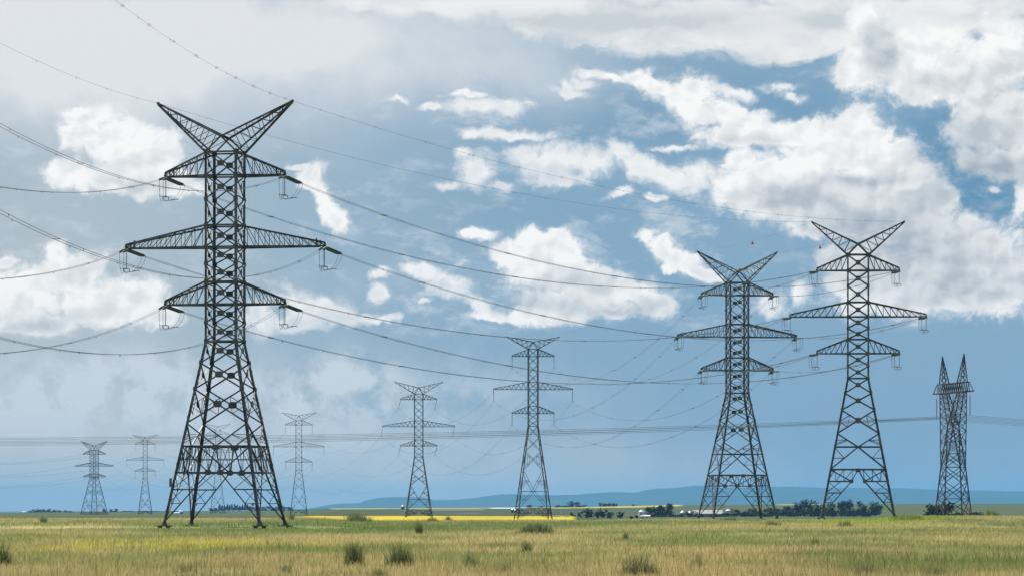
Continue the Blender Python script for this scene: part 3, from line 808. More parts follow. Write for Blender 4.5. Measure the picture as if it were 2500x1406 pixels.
def tree(u, top, base, w, Y, label, group, kind='round', n=None, col=(.017, .028, .013)):
    s = Y/F; x = (u-CX)*s; zb = CAMZ+(HY-base)*s; zg = float(gz(np.array([x]), np.array([float(Y)]))[0]); z0 = min(zb, zg)
    h = CAMZ+(HY-top)*s-z0; w = w*s
    root = empty('tree' if kind != 'bush' else 'bush', (x, Y, z0)); tag(root, label, 'tree' if kind != 'bush' else 'bush', group)
    b = MB(); th = h*(.55 if kind != 'bush' else .4); r = max(.12, h*.022)
    b.tube([(0, 0, -.2), (w*.02, 0, th*.5), (-w*.02, 0, th)], [r, r*.75, r*.45], 6)
    for i in range(4):
        a = random.uniform(0, 6.28); z = th*random.uniform(.35, .95)
        b.tube([(0, 0, z), (math.cos(a)*w*.16, math.sin(a)*w*.16, z+h*.14), (math.cos(a)*w*.3, math.sin(a)*w*.3, z+h*.22)], [r*.45, r*.3, r*.12], 5)
    b.build('trunk', M['bark'], root)
    n = n or int(min(1500, max(140, w*h*16))); leaf = min(.75, max(.24, math.sqrt(w*h/n)*1.5))
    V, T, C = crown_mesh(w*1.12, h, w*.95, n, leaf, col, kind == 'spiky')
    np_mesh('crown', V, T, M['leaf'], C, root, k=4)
ORD = ['first', 'second', 'third', 'fourth', 'fifth', 'sixth', 'seventh', 'eighth', 'ninth', 'tenth', 'eleventh', 'twelfth', 'thirteenth', 'fourteenth', 'fifteenth', 'sixteenth', 'seventeenth', 'eighteenth', 'nineteenth', 'twentieth', 'twenty-first', 'twenty-second', 'twenty-third', 'twenty-fourth']
def belt(rows, Y, text, group, kind='round', col=(.017, .028, .013), jit=40):
    for i, r in enumerate(rows):
        u0, u1, top, base = r[:4]; k = r[4] if len(r) > 4 else kind
        tree((u0+u1)/2, top, base, u1-u0, Y+random.uniform(-jit, jit), text.format(ORD[i] if i < len(ORD) else 'last'), group, k, col=col)
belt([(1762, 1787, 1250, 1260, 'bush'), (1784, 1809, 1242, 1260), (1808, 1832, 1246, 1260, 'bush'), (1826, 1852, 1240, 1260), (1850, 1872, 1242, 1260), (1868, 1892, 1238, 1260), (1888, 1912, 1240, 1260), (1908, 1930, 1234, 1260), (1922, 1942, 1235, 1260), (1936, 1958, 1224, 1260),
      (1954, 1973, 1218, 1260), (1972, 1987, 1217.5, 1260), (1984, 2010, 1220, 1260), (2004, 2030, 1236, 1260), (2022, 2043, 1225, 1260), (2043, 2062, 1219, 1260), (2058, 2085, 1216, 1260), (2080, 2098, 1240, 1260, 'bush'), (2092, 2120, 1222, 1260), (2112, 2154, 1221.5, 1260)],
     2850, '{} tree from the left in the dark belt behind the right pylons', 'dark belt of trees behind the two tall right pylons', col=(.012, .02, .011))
belt([(1756, 1800, 1253, 1261, 'bush'), (1800, 1850, 1251, 1261, 'bush'), (1850, 1905, 1250, 1261, 'bush'), (1905, 1960, 1247, 1261, 'bush'), (1958, 2005, 1246, 1261, 'bush'), (2005, 2050, 1246, 1261, 'bush'), (2050, 2100, 1246, 1261, 'bush'), (2094, 2130, 1248, 1261, 'bush')],
     2780, '{} greyish bush from the left in the low hedge below the dark tree belt', 'low hedge below the dark tree belt', 'bush', (.015, .02, .015))
belt([(1573, 1600, 1236, 1264), (1588, 1613, 1233, 1264), (1607, 1628, 1230, 1263), (1624, 1645, 1227.5, 1262)], 2700, '{} tree from the left in the dark group right of the white silo', 'dark trees beside the white silo', col=(.013, .022, .011))
belt([(1608, 1634, 1249, 1264, 'bush'), (1630, 1650, 1252, 1264, 'bush'), (1648, 1668, 1254, 1263, 'bush'), (1674, 1700, 1247, 1262, 'bush'), (1694, 1722, 1253, 1263, 'bush'), (1716, 1768, 1254.5, 1263, 'bush')], 2700, '{} bush from the left around the farm bins', 'bushes around the farm bins', 'bush')
belt([(1393, 1406, 1250, 1263.5), (1411, 1422, 1249, 1263.5), (1426, 1447, 1238, 1263), (1451, 1467, 1239, 1263), (1465, 1481, 1241, 1263), (1479, 1495, 1249, 1263), (1502, 1522, 1249, 1262), (1537, 1547, 1259, 1262.5, 'bush'), (1551, 1559, 1257, 1262.5, 'bush')],
     2150, '{} tree from the left in the loose row right of the white tents', 'loose row of trees right of the white tents')
belt([(1353, 1368, 1231.5, 1235.5, 'bush'), (1366, 1390, 1232, 1235.5, 'bush'), (1387, 1405, 1222, 1235.5), (1404, 1420, 1224, 1235.5), (1420, 1432, 1231, 1235.5, 'bush')], 5750, '{} tree from the left in the far round clump on the ridge', 'far clump on the ridge', col=(.03, .05, .03))
belt([(1462, 1470, 1226.5, 1233)]+[(1470+i*5.2, 1477+i*5.2, 1227.5-.4*(i % 2), 1232.5) for i in range(7)], 5750, '{} tree from left in the short row above the thin yellow strip', 'short row of small trees on the ridge')
belt([(1285, 1300, 1231.5, 1236.5, 'bush'), (1312, 1326, 1234, 1237, 'bush'), (1543, 1552, 1230, 1234, 'bush')], 5700, '{} tiny bush from the left standing alone on the far ridge', 'lone tiny bushes on the far ridge')
belt([(2254, 2290, 1249, 1257.5, 'bush'), (2262, 2300, 1229, 1257.5), (2284, 2330, 1226, 1257.5), (2326, 2362, 1250, 1257.5, 'bush'), (2358, 2398, 1249.5, 1257.5, 'bush')], 1500, '{} shrub from the left behind the feet of the twin horned pylon', 'shrubs behind the twin horned pylon', col=(.02, .032, .016), jit=10)
belt([(70, 83, 1242, 1251), (80, 97, 1241, 1251), (95, 104, 1242.5, 1251), (102, 115, 1241.5, 1251), (113, 125, 1240.5, 1251), (123, 138, 1243, 1251), (137, 153, 1244, 1251, 'bush'), (150, 167, 1244.5, 1251, 'bush'), (165, 180, 1246, 1251, 'bush'), (250, 260, 1241, 1250), (268, 279, 1241.5, 1250), (277, 289, 1240, 1250)],
     5400, '{} tree from the left in the hazy treeline on the left horizon', 'hazy treeline on the left horizon', col=(.03, .045, .03))
belt([(509, 520, 1239, 1246, 'bush'), (518, 534, 1238, 1246, 'bush')]+[(531+i*6.2, 541+i*6.2, 1229.5+random.uniform(-1, 3), 1246, 'spiky') for i in range(12)]+[(604+i*13, 620+i*13, 1234.5+random.uniform(-1, 1), 1246, 'round') for i in range(7)]+[(698, 716, 1236, 1246, 'round')],
     5300, '{} tree from left in the conifer belt behind the largest pylon', 'far conifer belt behind the largest pylon', col=(.02, .036, .022))
belt([(776, 792, 1240.5, 1246, 'bush'), (786, 802, 1239.8, 1246, 'bush'), (798, 814, 1240.5, 1246, 'bush')], 5600, '{} bush from left in the dark hump where hills begin', 'dark hump of bushes where the hills begin', 'bush')
rest = [(i*22+190, i*22+214, 1247.6+random.uniform(-.8, .5), 1251, 'bush') for i in range(0, 3)]+[(i*24+290, i*24+318, 1246.6+random.uniform(-.8, .5), 1251, 'bush') for i in range(9)]
belt(rest, 5500, '{} bush from left in the thin hedge on the left horizon', 'thin hedge line along the left horizon', 'bush', (.035, .05, .035))

# ---------------------------------------------------------------- farm buildings
def base_at(u, Y):
    x = (u-CX)/F*Y; return Vector((x, Y, float(gz(np.array([x]), np.array([float(Y)]))[0])))
def grain_bin(u, top, wpx, Y, label, wall='galv', roof='galv', base=None, hopper=False):
    p = base_at(u, Y); s = Y/F; r = wpx*s/2; h = CAMZ+(HY-top)*s-p.z
    root = empty('grain_bin', p); tag(root, label, 'grain bin', 'farm bins and silos'); hb = h-r*.62
    b = MB(); prof = [(r, -.3)]; k = max(4, int(hb/.55))
    for i in range(k): z = hb*i/k; prof += [(r, z), (r*1.012, z+hb/k*.5)]
    b.lathe((0, 0, 0), prof+[(r, hb)], 20); b.build('wall', M[wall], root)
    b = MB(); b.lathe((0, 0, hb), [(r*1.05, -.04), (r*.22, r*.58), (r*.2, r*.6)], 20); rf = b.build('roof', M[roof], root)
    b = MB(); b.lathe((0, 0, hb+r*.6), [(r*.18, 0), (r*.2, r*.12), (r*.05, r*.2)], 10); b.build('vent_cap', M['greyroof'], rf)
    b = MB(); b.box((-r*.2, -r*1.0, 1.05), min(.9, r*.5), .14, 1.9); b.build('door', M['door'], root)
def shed(u0, u1, top, Y, label, wall='white', roof='white', name='barn', depth=9., rise=.35, arch=False, cat='barn'):
    p = base_at((u0+u1)/2, Y); s = Y/F; w = (u1-u0)*s; h = CAMZ+(HY-top)*s-p.z
    root = empty(name, p); tag(root, label, cat, 'farm buildings'); hw = h*(1-rise)
    if arch:
        n = 12; b = MB(); vs = []
        for x in (-w/2, w/2):
            vs += [(x, math.cos(math.pi*i/n)*depth/2, math.sin(math.pi*i/n)*h-.1) for i in range(n+1)]
        fs = [(i, i+1, n+2+i, n+1+i) for i in range(n)]+[tuple(range(n, -1, -1)), tuple(range(n+1, 2*n+2))]
        b.add(vs, fs); b.build('roof', M[roof], root)
        b = MB(); b.box((0, -depth/2, .25), w, .3, .7); b.build('wall', M[wall], root); return
    b = MB(); b.box((0, 0, hw/2-.2), w, depth, hw+.4)
    b.add([(-w/2, -depth/2, hw), (-w/2, depth/2, hw), (-w/2, 0, h-.15), (w/2, -depth/2, hw), (w/2, depth/2, hw), (w/2, 0, h-.15)], [(0, 2, 1), (3, 4, 5)])
    b.build('wall', M[wall], root)
    b = MB(); e = .35; t = .12
    for sy in (-1, 1):
        q = [(-w/2-e, sy*(depth/2+e), hw-e*.3), (w/2+e, sy*(depth/2+e), hw-e*.3), (w/2+e, 0, h), (-w/2-e, 0, h)]
        b.add(q+[(x, y, z+t) for x, y, z in q], [(0, 1, 2, 3), (7, 6, 5, 4), (0, 4, 5, 1), (1, 5, 6, 2), (3, 2, 6, 7), (0, 3, 7, 4)])
    b.build('roof', M[roof], root)
    for x in ((-.25, .22) if w > 8 else (0,)):
        b = MB(); b.box((x*w, -depth/2-.04, min(1.4, hw*.4)), min(2.6, w*.3), .1, min(2.8, hw*.8)); b.build('door', M['door'], root)
grain_bin(1566, 1243.5, 14, 2500, 'tall cream white silo with pointed roof, left of the dark trees', 'white', 'white')
shed(1564.5, 1573, 1257, 2380, 'small grey lean-to at the foot of the white silo', 'galv', 'greyroof', depth=4, cat='shed', name='shed')
shed(1573, 1586, 1256.5, 2400, 'low white shed beside the white silo', 'white', 'white', depth=6, cat='shed', name='shed')
grain_bin(1651, 1253, 11, 2760, 'short squat bin half hidden in bushes', 'galv', 'white')
grain_bin(1667, 1245.5, 14, 2780, 'steel grain bin, taller left one of the pair before the long white barn')
grain_bin(1684.5, 1246.5, 13, 2790, 'steel grain bin, right one of the pair beside the long white barn')
grain_bin(1778, 1241.5, 13, 2950, 'steel grain bin standing right of the angle pylon legs', 'galv', 'white')
shed(1694, 1762, 1244.5, 2900, 'long pinkish white barn seen through the legs of the angle pylon', 'pale', 'pale', depth=14, rise=.55)
shed(1806, 1823, 1248.5, 2900, 'small rusty red barn beside the tree belt', 'redwall', 'redwall', depth=8, rise=.45)
grain_bin(983.5, 1232, 9.5, 4700, 'dark silo with pale cap left of the slim pylon on the olive field', 'darkwall', 'greyroof')
grain_bin(1251, 1241, 6.5, 3100, 'dull blue grey bin left of the slim pylon legs', 'darkwall', 'galv')
grain_bin(1258, 1241.5, 6.5, 3110, 'second dull bin touching the blue grey one', 'darkwall', 'galv')
grain_bin(1269.5, 1238, 8.5, 3130, 'pale bin with a white cone roof seen through the slim pylon', 'galv', 'white')
shed(1343, 1369, 1259.6, 1900, 'long low white tent right of the slim pylon', 'white', 'white', 'tent', 5, .5, True, 'tent')
shed(1373, 1392, 1258.6, 1900, 'shorter white tent with a rounded top next to the trees', 'white', 'white', 'tent', 5, .5, True, 'tent')
shed(427, 438, 1250, 3600, 'low white barn far behind the left legs of the largest pylon', 'white', 'white', depth=7)
shed(436, 446, 1246, 3620, 'blue grey farmhouse beside the low white barn at far left', 'bluewall', 'bluewall', 'farmhouse', 8, .35, False, 'house')
grain_bin(440, 1243.8, 5, 3680, 'white capped bin above the blue grey farmhouse', 'white', 'white')
shed(55, 62, 1247.8, 5000, 'tiny white building on the left horizon', 'white', 'white', depth=6, cat='building', name='building')

# ---------------------------------------------------------------- air
b = MB(); b.box((0, 20000, 92), 90000, 42000, 220)
hz = b.build('haze', None); hz.data.materials.clear()
m = bpy.data.materials.new('haze_air'); m.use_nodes = True; nt = m.node_tree; nt.nodes.remove(nt.nodes['Principled BSDF'])
pv = N(nt, 'ShaderNodeVolumePrincipled'); pv.inputs['Color'].default_value = (.18, .525, .90, 1); pv.inputs['Density'].default_value = HAZE if 'HAZE' in globals() else .000031; pv.inputs['Anisotropy'].default_value = .0
nt.links.new(pv.outputs[0], nt.nodes['Material Output'].inputs['Volume'])
hz.data.materials.append(m); tag(hz, kind='stuff')

# ---------------------------------------------------------------- sun and sky
EL, AZ = 58., -42.        # sun elevation, bearing (degrees right of straight ahead)
sd = Vector((math.cos(R(EL))*math.sin(R(AZ)), math.cos(R(EL))*math.cos(R(AZ)), math.sin(R(EL))))
l = bpy.data.lights.new('sun', 'SUN'); l.energy = 5.0; l.angle = R(.6); l.color = (1, .96, .9)
lo = bpy.data.objects.new('sun', l); COL.objects.link(lo); lo.rotation_euler = (-sd).to_track_quat('-Z', 'Y').to_euler(); lo.location = (0, 0, 900)
w = bpy.data.worlds.new('World'); sc.world = w; w.use_nodes = True; nt = w.node_tree
bg = nt.nodes['Background']; bg.inputs['Strength'].default_value = .1
L = nt.links.new
sky = N(nt, 'ShaderNodeTexSky', sky_type='NISHITA'); sky.sun_disc = False; sky.sun_elevation = R(EL); sky.sun_rotation = R(AZ); sky.air_density = 1.; sky.dust_density = 1.2
tc = N(nt, 'ShaderNodeTexCoord'); sep = N(nt, 'ShaderNodeSeparateXYZ'); L(tc.outputs['Generated'], sep.inputs[0])
def ma(op, a, b=None, c=None, clamp=False):
    n = N(nt, 'ShaderNodeMath', operation=op); n.use_clamp = clamp
    for i, x in enumerate((a, b, c)):
        if x is None: continue
        if isinstance(x, (int, float)): n.inputs[i].default_value = x
        else: L(x, n.inputs[i])
    return n.outputs[0]
def vm(op, a, b=None, scale=None):
    n = N(nt, 'ShaderNodeVectorMath', operation=op)
    for i, x in enumerate((a, b)):
        if x is None: continue
        if isinstance(x, (tuple, list)): n.inputs[i].default_value = x
        else: L(x, n.inputs[i])
    if scale is not None: n.inputs['Scale'].default_value = scale
    return n
def ramp(x, a, b, lo=0., hi=1., smooth=True):
    n = N(nt, 'ShaderNodeMapRange'); n.interpolation_type = 'SMOOTHSTEP' if smooth else 'LINEAR'
    L(x, n.inputs[0]); n.inputs[1].default_value = a; n.inputs[2].default_value = b; n.inputs[3].default_value = lo; n.inputs[4].default_value = hi
    return n.outputs[0]
def mix(f, a, b):
    n = N(nt, 'ShaderNodeMix', data_type='RGBA'); n.clamp_factor = True
    if isinstance(f, (int, float)): n.inputs[0].default_value = f
    else: L(f, n.inputs[0])
    for i, x in ((6, a), (7, b)):
        if isinstance(x, tuple): n.inputs[i].default_value = (*x, 1)
        else: L(x, n.inputs[i])
    return n.outputs[2]
def S(r, g, b, k=10./EXPO):       # sky radiance of a displayed colour, for background strength 0.1
    f = lambda c: ((c/255+.055)/1.055)**2.4 if c > 10 else c/255/12.92
    return (f(r)*k, f(g)*k, f(b)*k)
# bearing and elevation as sky coordinates: one unit is 0.494 degrees
K = F/100
el = ma('MULTIPLY', ma('ARCSINE', sep.outputs['Z']), K); az = ma('MULTIPLY', ma('ARCTAN2', sep.outputs['X'], sep.outputs['Y']), K)
comb = N(nt, 'ShaderNodeCombineXYZ'); L(az, comb.inputs[0]); L(el, comb.inputs[1]); P0 = comb.outputs[0]
cu = lambda u: math.atan((u-CX)/F)*K
ce = lambda v: math.atan((HY-v)/F)*K
def noise(vec, scale, detail, rough=.55, dist=0., off=None):
    n = N(nt, 'ShaderNodeTexNoise'); n.inputs['Scale'].default_value = scale; n.inputs['Detail'].default_value = detail; n.inputs['Roughness'].default_value = rough
    n.inputs['Distortion'].default_value = dist
    L(vm('ADD', vec, off).outputs[0] if off else vec, n.inputs['Vector']); return n
def warp(vec, scale, amp, off, detail=4):
    n = noise(vec, scale, detail, .6, 0, off); d = vm('SUBTRACT', n.outputs['Color'], (.5, .5, .5)); e = vm('SCALE', d.outputs[0], scale=amp)
    return vm('ADD', vec, e.outputs[0]).outputs[0]
def ell(vec, u, v, ru, rv, ang=0):
    n = N(nt, 'ShaderNodeMapping', vector_type='TEXTURE'); L(vec, n.inputs['Vector'])
    n.inputs['Location'].default_value = (cu(u), ce(v), 0); n.inputs['Rotation'].default_value = (0, 0, R(-ang)); n.inputs['Scale'].default_value = (ru/100, rv/100, 1)
    return vm('LENGTH', n.outputs[0]).outputs['Value']
LAST = [None]
def chained(vec, i, acc):      # evaluate the ellipses a few at a time
    if acc is not None: LAST[0] = acc
    if i % 5 or LAST[0] is None: return vec
    n = vm('MULTIPLY_ADD', LAST[0], (1e-9, 1e-9, 1e-9)); L(vec, n.inputs[2]); return n.outputs[0]
def gauss(vec, blobs):
    acc = None; base = vec
    for i, (u, v, ru, rv, wgt, *a) in enumerate(blobs):
        if i % 5 == 0: vec = chained(base, i, acc)
        l = ell(vec, u, v, ru, rv, a[0] if a else 0); g = ma('MULTIPLY', ma('POWER', math.exp(-.8), ma('MULTIPLY', l, l)), wgt)
        acc = g if acc is None else ma('ADD', acc, g)
    LAST[0] = acc
    return acc
def union(vec, blobs, k=.25):
    acc = None; base = vec
    for i, (u, v, ru, rv, *a) in enumerate(blobs):
        if i % 5 == 0: vec = chained(base, i, acc)
        l = ell(vec, u, v, ru, rv, a[0] if a else 0)
        acc = l if acc is None else ma('SMOOTH_MIN', acc, l, k)
    LAST[0] = acc
    return acc
# cloud forms as ellipses on the sky: (column, row, half width, half height, tilt) of their bearing and elevation
RELIEF = .38; PUFF = .4
BLUE_LIGHT = [(0, 1250, 700, 300, .9), (900, 1260, 900, 170, .75), (300, 500, 700, 500, .3), (0, 700, 500, 400, .35), (1900, 1240, 900, 90, .4), (1300, 1150, 500, 90, .2)]
BLUE_DEEP = [(2330, 340, 120, 90, .8), (2420, 500, 130, 120, .85), (1700, 250, 250, 90, .35), (1960, 250, 120, 60, .3), (1500, 320, 260, 70, .25), (1330, 500, 260, 90, .15)]
BLUE_STORM = [(2150, 1050, 520, 200, .75), (1500, 210, 420, 50, .4), (1250, 300, 350, 90, .3)]
VEIL = [(120, 40, 420, 130, .85), (450, 110, 520, 130, .7), (900, 70, 420, 110, .6), (150, 230, 350, 120, .22), (640, 250, 500, 120, .22), (1200, 190, 260, 60, .3), (0, 180, 300, 120, .35)]
FAINT = [(260, 960, 280, 75, .7), (90, 1010, 220, 60, .6), (360, 920, 160, 50, .5), (870, 900, 60, 45, .6), (760, 960, 150, 60, .55), (900, 960, 250, 70, .3), (520, 1060, 400, 50, .35), (1150, 960, 300, 60, .18), (850, 1100, 500, 50, .2), (1150, 1190, 300, 25, .25), (960, 700, 180, 50, .15)]
SHEET = [(1250, 10, 380, 45), (1000, -10, 250, 35), (1500, 50, 360, 55, 4), (1750, 60, 420, 70), (2150, 40, 420, 75), (1950, 100, 240, 42), (1700, 95, 220, 35, 3), (2350, 30, 260, 50), (1400, -40, 700, 60), (2200, -60, 700, 90)]
SHEET_SHADE = [(1600, 62, 320, 22, .7), (2030, 62, 60, 16, .9), (1350, 50, 220, 18, .4), (2380, 40, 140, 14, .35), (1850, 20, 250, 20, .2)]
HEAP_SOFT = [(978, 240, 34, 13), (1180, 256, 95, 22), (1235, 262, 55, 22), (1140, 227, 55, 8), (1065, 256, 34, 13), (1235, 328, 100, 18), (1145, 332, 34, 15),
 (1128, 385, 22, 26), (1170, 420, 62, 46), (1095, 460, 46, 14), (1222, 452, 40, 22), (1430, 203, 50, 16, 18), (1402, 222, 55, 16, 14), (1800, 222, 66, 18, 12), (1385, 200, 26, 14, 35), (1900, 210, 60, 18, 10), (1930, 235, 50, 14, 20),
 (1270, 380, 50, 32), (1335, 402, 95, 46), (1440, 398, 90, 42), (1520, 368, 46, 32, 30), (1570, 402, 62, 36, 30), (1640, 432, 72, 34, 30), (1700, 430, 52, 42), (1350, 440, 115, 26), (1520, 470, 46, 18, -20), (1600, 475, 30, 10), (1650, 358, 70, 10),
 (916, 712, 28, 28), (928, 668, 32, 13), (1030, 668, 52, 24, 30), (1110, 712, 80, 36, 30), (1165, 745, 62, 28, 30), (1190, 782, 80, 22), (1045, 740, 15, 9), (1000, 662, 30, 14),
 (1885, 745, 52, 30, 20), (700, 735, 62, 38), (765, 752, 90, 34), (850, 775, 74, 22), (925, 784, 50, 12), (720, 792, 90, 20), (640, 770, 60, 50), (1580, 570, 30, 18), (765, 430, 30, 40, 60), (730, 408, 30, 10), (2420, 470, 20, 10), (2495, 505, 22, 60)]
HEAP_BACK = [(2120, 70, 52, 70), (2085, 180, 52, 62), (2140, 165, 90, 72), (2215, 140, 105, 70), (2300, 110, 70, 45), (2270, 215, 110, 62), (2370, 210, 120, 90), (2450, 150, 90, 110), (2480, 270, 80, 120), (2390, 310, 90, 90), (2440, 400, 100, 58), (2360, 395, 50, 40), (2520, 350, 60, 160),
 (1485, 190, 75, 18, 14), (1545, 190, 50, 28), (1600, 222, 82, 34, 26), (1690, 222, 60, 38), (1700, 265, 105, 38, 28), (1790, 282, 112, 46, 28), (1785, 332, 85, 32), (1875, 325, 100, 44, 22), (1950, 335, 62, 40), (1870, 350, 130, 16),
 (2400, 590, 90, 58), (2330, 620, 110, 75), (2450, 650, 78, 85), (2300, 690, 190, 80), (2150, 660, 120, 70), (2420, 735, 130, 48), (2210, 740, 190, 42), (2050, 640, 60, 40), (2060, 700, 60, 40), (1960, 715, 30, 30), (2500, 700, 60, 70), (2370, 545, 55, 28), (2280, 560, 60, 60)]
HEAP = [(210, 275, 70, 30), (205, 330, 75, 60), (290, 345, 110, 70), (362, 385, 84, 72), (180, 432, 72, 34), (300, 445, 135, 48), (400, 445, 72, 50), (440, 472, 66, 24),
 (140, 625, 32, 40), (14, 645, 34, 26), (60, 720, 120, 66), (185, 685, 92, 60), (240, 740, 130, 66), (335, 740, 88, 52), (395, 770, 52, 42), (80, 790, 115, 34), (20, 740, 50, 66),
 (795, 480, 52, 28, 48), (836, 535, 30, 34), (760, 462, 36, 16, 30), (815, 510, 46, 32, 50), (775, 430, 12, 20),
 (1290, 582, 62, 36), (1165, 572, 44, 18), (1350, 598, 62, 38), (1395, 620, 44, 42), (1232, 620, 56, 46), (1320, 652, 112, 62), (1430, 682, 112, 50, 10), (1540, 712, 90, 42, 14), (1600, 745, 46, 32), (1400, 742, 130, 40), (1300, 775, 120, 24), (1210, 785, 50, 14), (1500, 752, 70, 24), 
 (1580, 582, 20, 20), (1622, 612, 52, 30, 30), (1672, 640, 60, 30, 26), (1712, 668, 46, 18, 20), (1650, 655, 26, 16),
 (2090, 300, 56, 38), (2072, 352, 112, 66), (1995, 390, 110, 60), (1815, 392, 46, 32), (1862, 452, 130, 78), (1795, 465, 56, 56), (2000, 470, 160, 90), (2150, 420, 120, 90), (2230, 452, 90, 72), (1900, 520, 110, 48), (2080, 530, 140, 60), (2250, 520, 75, 60), (2300, 490, 34, 56), (1960, 565, 70, 26), (2200, 600, 150, 70), (2130, 350, 60, 50)]
SHADE = [(2150, 128, 36, 50, .75), (2060, 230, 30, 30, .2), (2250, 640, 230, 90, .55), (2180, 560, 130, 50, .55), (2430, 425, 110, 34, 1.15), (2360, 360, 110, 60, .45), (2450, 250, 70, 80, .3), (2280, 215, 90, 30, .3), (2110, 442, 90, 12, .8), (2070, 470, 130, 30, .35), (1900, 500, 90, 26, .4), (2000, 540, 130, 30, .4), (1420, 690, 130, 22, .3), (1480, 745, 150, 20, .3), (1330, 745, 100, 25, .3),
 (1530, 760, 80, 18, .3), (90, 790, 160, 26, .3), (230, 690, 60, 25, .22), (340, 470, 120, 26, .3), (300, 400, 100, 20, .18), (2300, 480, 50, 60, .25), (1830, 420, 40, 20, .15), (2380, 720, 160, 40, .25), (1820, 345, 90, 12, .2), (1360, 425, 120, 20, .3), (720, 780, 150, 20, .35), (1180, 455, 80, 15, .25), (2000, 690, 40, 30, .2)]
WISP = [(1500, 420, 420, 120, .8), (1000, 680, 260, 90, .8), (1300, 700, 420, 110, .6), (250, 370, 260, 130, .7), (250, 700, 330, 130, .7), (1850, 230, 300, 90, .7), (1650, 640, 160, 110, .7), (1950, 720, 200, 70, .7), (2330, 470, 200, 80, .5), (780, 480, 130, 100, .6), (1150, 290, 230, 80, .7)]
PW = warp(P0, .45, .9, (3.1, 7.7, 0)); PW2 = warp(PW, 2.0, .36, (9.1, 1.7, 3), 6); PS = warp(P0, .35, 2.2, (1.3, 4.2, 5))
mp0 = N(nt, 'ShaderNodeMapping'); L(PW, mp0.inputs['Vector']); mp0.inputs['Rotation'].default_value = (0, 0, R(20)); mp0.inputs['Scale'].default_value = (.6, 1.4, 1); PR0 = mp0.outputs[0]
# open sky: blue deepening with bearing, paler low down
blue = mix(gauss(PS, BLUE_LIGHT), S(137, 170, 196), S(201, 205, 204))
blue = mix(gauss(PS, BLUE_DEEP), blue, S(95, 143, 178))
blue = mix(gauss(PS, BLUE_STORM), blue, S(136, 166, 192))
veil = ma('MULTIPLY', gauss(PS, VEIL), ramp(noise(PS, .5, 5, .55, .5, (4, 4, 9)).outputs[0], .2, .75, .75, 1.15))
blue = mix(veil, blue, S(228, 230, 233))
faint = ma('MULTIPLY', gauss(PW, FAINT), ramp(noise(PW2, .9, 7, .6, 0, (7, 2, 1)).outputs[0], .36, .62, .1, 1.7))
blue = mix(faint, blue, S(210, 217, 224))
wisp = ma('MULTIPLY', gauss(PS, WISP), ramp(noise(PR0, 1.1, 9, .64, 0, (8, 1, 7)).outputs[0], .5, .72, 0, .75))
blue = mix(wisp, blue, S(232, 235, 238))
# high streaked sheet
sheet_d = ma('ADD', ma('SUBTRACT', 1., union(PW2, SHEET, .3)), ma('MULTIPLY', ma('SUBTRACT', noise(vm('MULTIPLY', PW2, (.5, 1.6, 1)).outputs[0], .8, 7, .6, 0, (5, 5, 5)).outputs[0], .5), 1.8))
sheet_a = ramp(sheet_d, -.25, .4)
sheet_c = mix(ma('ADD', gauss(PW, SHEET_SHADE), ramp(noise(vm('MULTIPLY', PS, (.35, 1.5, 1)).outputs[0], .9, 6, .55, 0, (2, 8, 2)).outputs[0], .42, .68, 0, .5)), S(241, 241, 241), S(205, 211, 217))
skyc = mix(sheet_a, blue, sheet_c)
# heaped clouds
mp = N(nt, 'ShaderNodeMapping'); L(PW, mp.inputs['Vector']); mp.inputs['Rotation'].default_value = (0, 0, R(24)); mp.inputs['Scale'].default_value = (.72, 1.3, 1); PR = mp.outputs[0]
big = noise(PR, .9, 9, .6, 0, (11, 3, 2)).outputs[0]
det = noise(PW2, 2.6, 8, .66, 0, (1, 13, 4)).outputs[0]
det2 = noise(PW2, 2.6, 8, .66, 0, (1.12, 12.84, 4)).outputs[0]
big2 = noise(PR, .9, 5, .5, 0, (11.3, 2.5, 2)).outputs[0]
def puffs(off):
    n = N(nt, 'ShaderNodeTexVoronoi', voronoi_dimensions='2D', feature='F1'); n.normalize = True; L(vm('ADD', PW2, off).outputs[0], n.inputs['Vector'])
    n.inputs['Scale'].default_value = 1.5; n.inputs['Detail'].default_value = 3; n.inputs['Roughness'].default_value = .55; n.inputs['Lacunarity'].default_value = 2.3
    return n.outputs['Distance']
pf = puffs((3, 5, 0))
def heap(blobs, soft, amp, k):
    d = ma('SUBTRACT', 1., union(PW2, blobs, k))
    d = ma('ADD', d, ma('ADD', ma('MULTIPLY', ma('SUBTRACT', big, .5), amp), ma('ADD', ma('MULTIPLY', ma('SUBTRACT', det, .5), amp*.7), ma('MULTIPLY', ma('SUBTRACT', .36, pf), amp*PUFF))))
    return d, ma('ADD', ma('MULTIPLY', ramp(d, -.13, soft), .82), ma('MULTIPLY', ramp(d, -.42, soft*.9), .18))
def soft(off):
    n = N(nt, 'ShaderNodeTexVoronoi', voronoi_dimensions='2D', feature='SMOOTH_F1'); n.normalize = True; L(vm('ADD', PW, off).outputs[0], n.inputs['Vector'])
    n.inputs['Scale'].default_value = 1.25; n.inputs['Detail'].default_value = 1.6; n.inputs['Roughness'].default_value = .5; n.inputs['Smoothness'].default_value = .6
    return n.outputs['Distance']
relief = ma('ADD', ma('MULTIPLY', ma('SUBTRACT', soft((3.12, 4.8, 0)), soft((3, 5, 0))), 1.9), ma('ADD', ma('MULTIPLY', ma('SUBTRACT', big, big2), 1.1), ma('MULTIPLY', ma('SUBTRACT', det, det2), .22)))
def cloudcol(d, shade, lo=(166, 178, 190)):
    core = ramp(d, .25, 1.1, 0, .16)
    s = ma('ADD', ma('ADD', shade, core), ma('MULTIPLY', ramp(relief, -.4, .4, -.5, .5), RELIEF), clamp=True)
    return mix(s, S(254, 253, 251), S(*lo))
d1, a1 = heap(HEAP_SOFT, .75, 1.9, .35)
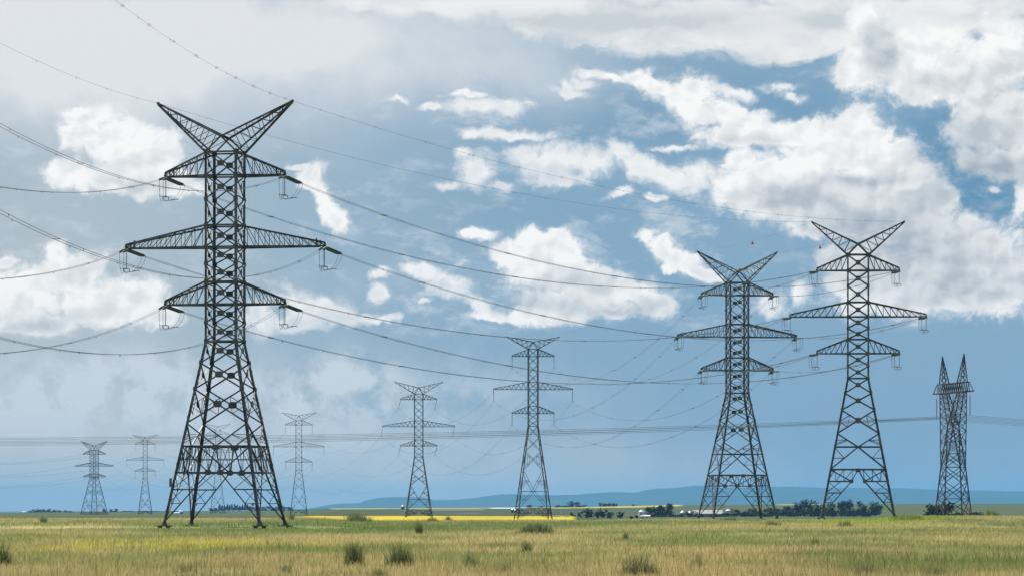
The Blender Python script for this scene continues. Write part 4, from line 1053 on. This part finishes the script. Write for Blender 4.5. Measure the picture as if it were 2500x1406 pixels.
d2, a2 = heap(HEAP_BACK, .5, 1.5, .3)
d3, a3 = heap(HEAP, .4, 1.45, .28)
sh = gauss(PW, SHADE); sh = ma('MULTIPLY', ma('DIVIDE', sh, ma('ADD', .9, sh)), 1.5)
skyc = mix(ma('MULTIPLY', a1, .9), skyc, cloudcol(d1, ma('MULTIPLY', sh, .6), (190, 200, 212)))
skyc = mix(a2, skyc, cloudcol(d2, sh))
skyc = mix(a3, skyc, cloudcol(d3, sh))
# everything outside the photographed patch: same broken cloud over the physical sky
gn = noise(tc.outputs['Generated'], 3.2, 8, .6, .3, (3, 1, 2)).outputs[0]
gen = mix(ramp(gn, .5, .62), sky.outputs[0], S(225, 228, 232, 7.))
inside = ma('MULTIPLY', ramp(ma('ABSOLUTE', az), 14., 16., 1, 0), ma('MULTIPLY', ramp(el, 13., 15., 1, 0), ramp(sep.outputs['Y'], 0, .3)))
low = ramp(el, -.6, -.1)
patch = mix(low, S(150, 170, 180), skyc); gen = mix(low, S(150, 170, 180), gen)
L(gen, bg.inputs['Color'])
bg2 = N(nt, 'ShaderNodeBackground'); bg2.inputs['Strength'].default_value = .1; L(patch, bg2.inputs['Color'])
ms = N(nt, 'ShaderNodeMixShader'); L(inside, ms.inputs[0]); L(bg.outputs[0], ms.inputs[1]); L(bg2.outputs[0], ms.inputs[2])
L(ms.outputs[0], nt.nodes['World Output'].inputs['Surface'])
w.cycles.sampling_method = 'MANUAL'; w.cycles.sample_map_resolution = 512

# ---------------------------------------------------------------- camera
cam = bpy.data.cameras.new('camera'); co = bpy.data.objects.new('camera', cam); COL.objects.link(co); sc.camera = co
co.location = (0, 0, CAMZ); co.rotation_euler = (R(90), 0, 0); cam.sensor_width = 36; cam.lens = 36*F/2500; cam.shift_y = (HY-703)/2500
cam.clip_start = 1; cam.clip_end = 90000
sc.view_settings.view_transform = 'Standard'; sc.view_settings.look = 'None'; sc.view_settings.exposure = .25; sc.view_settings.gamma = 1
sc.render.engine = 'CYCLES'; sc.cycles.max_bounces = 5; sc.cycles.volume_bounces = 1; sc.cycles.use_denoising = True
sc.cycles.transparent_max_bounces = 8; sc.render.film_transparent = False; sc.render.use_persistent_data = False
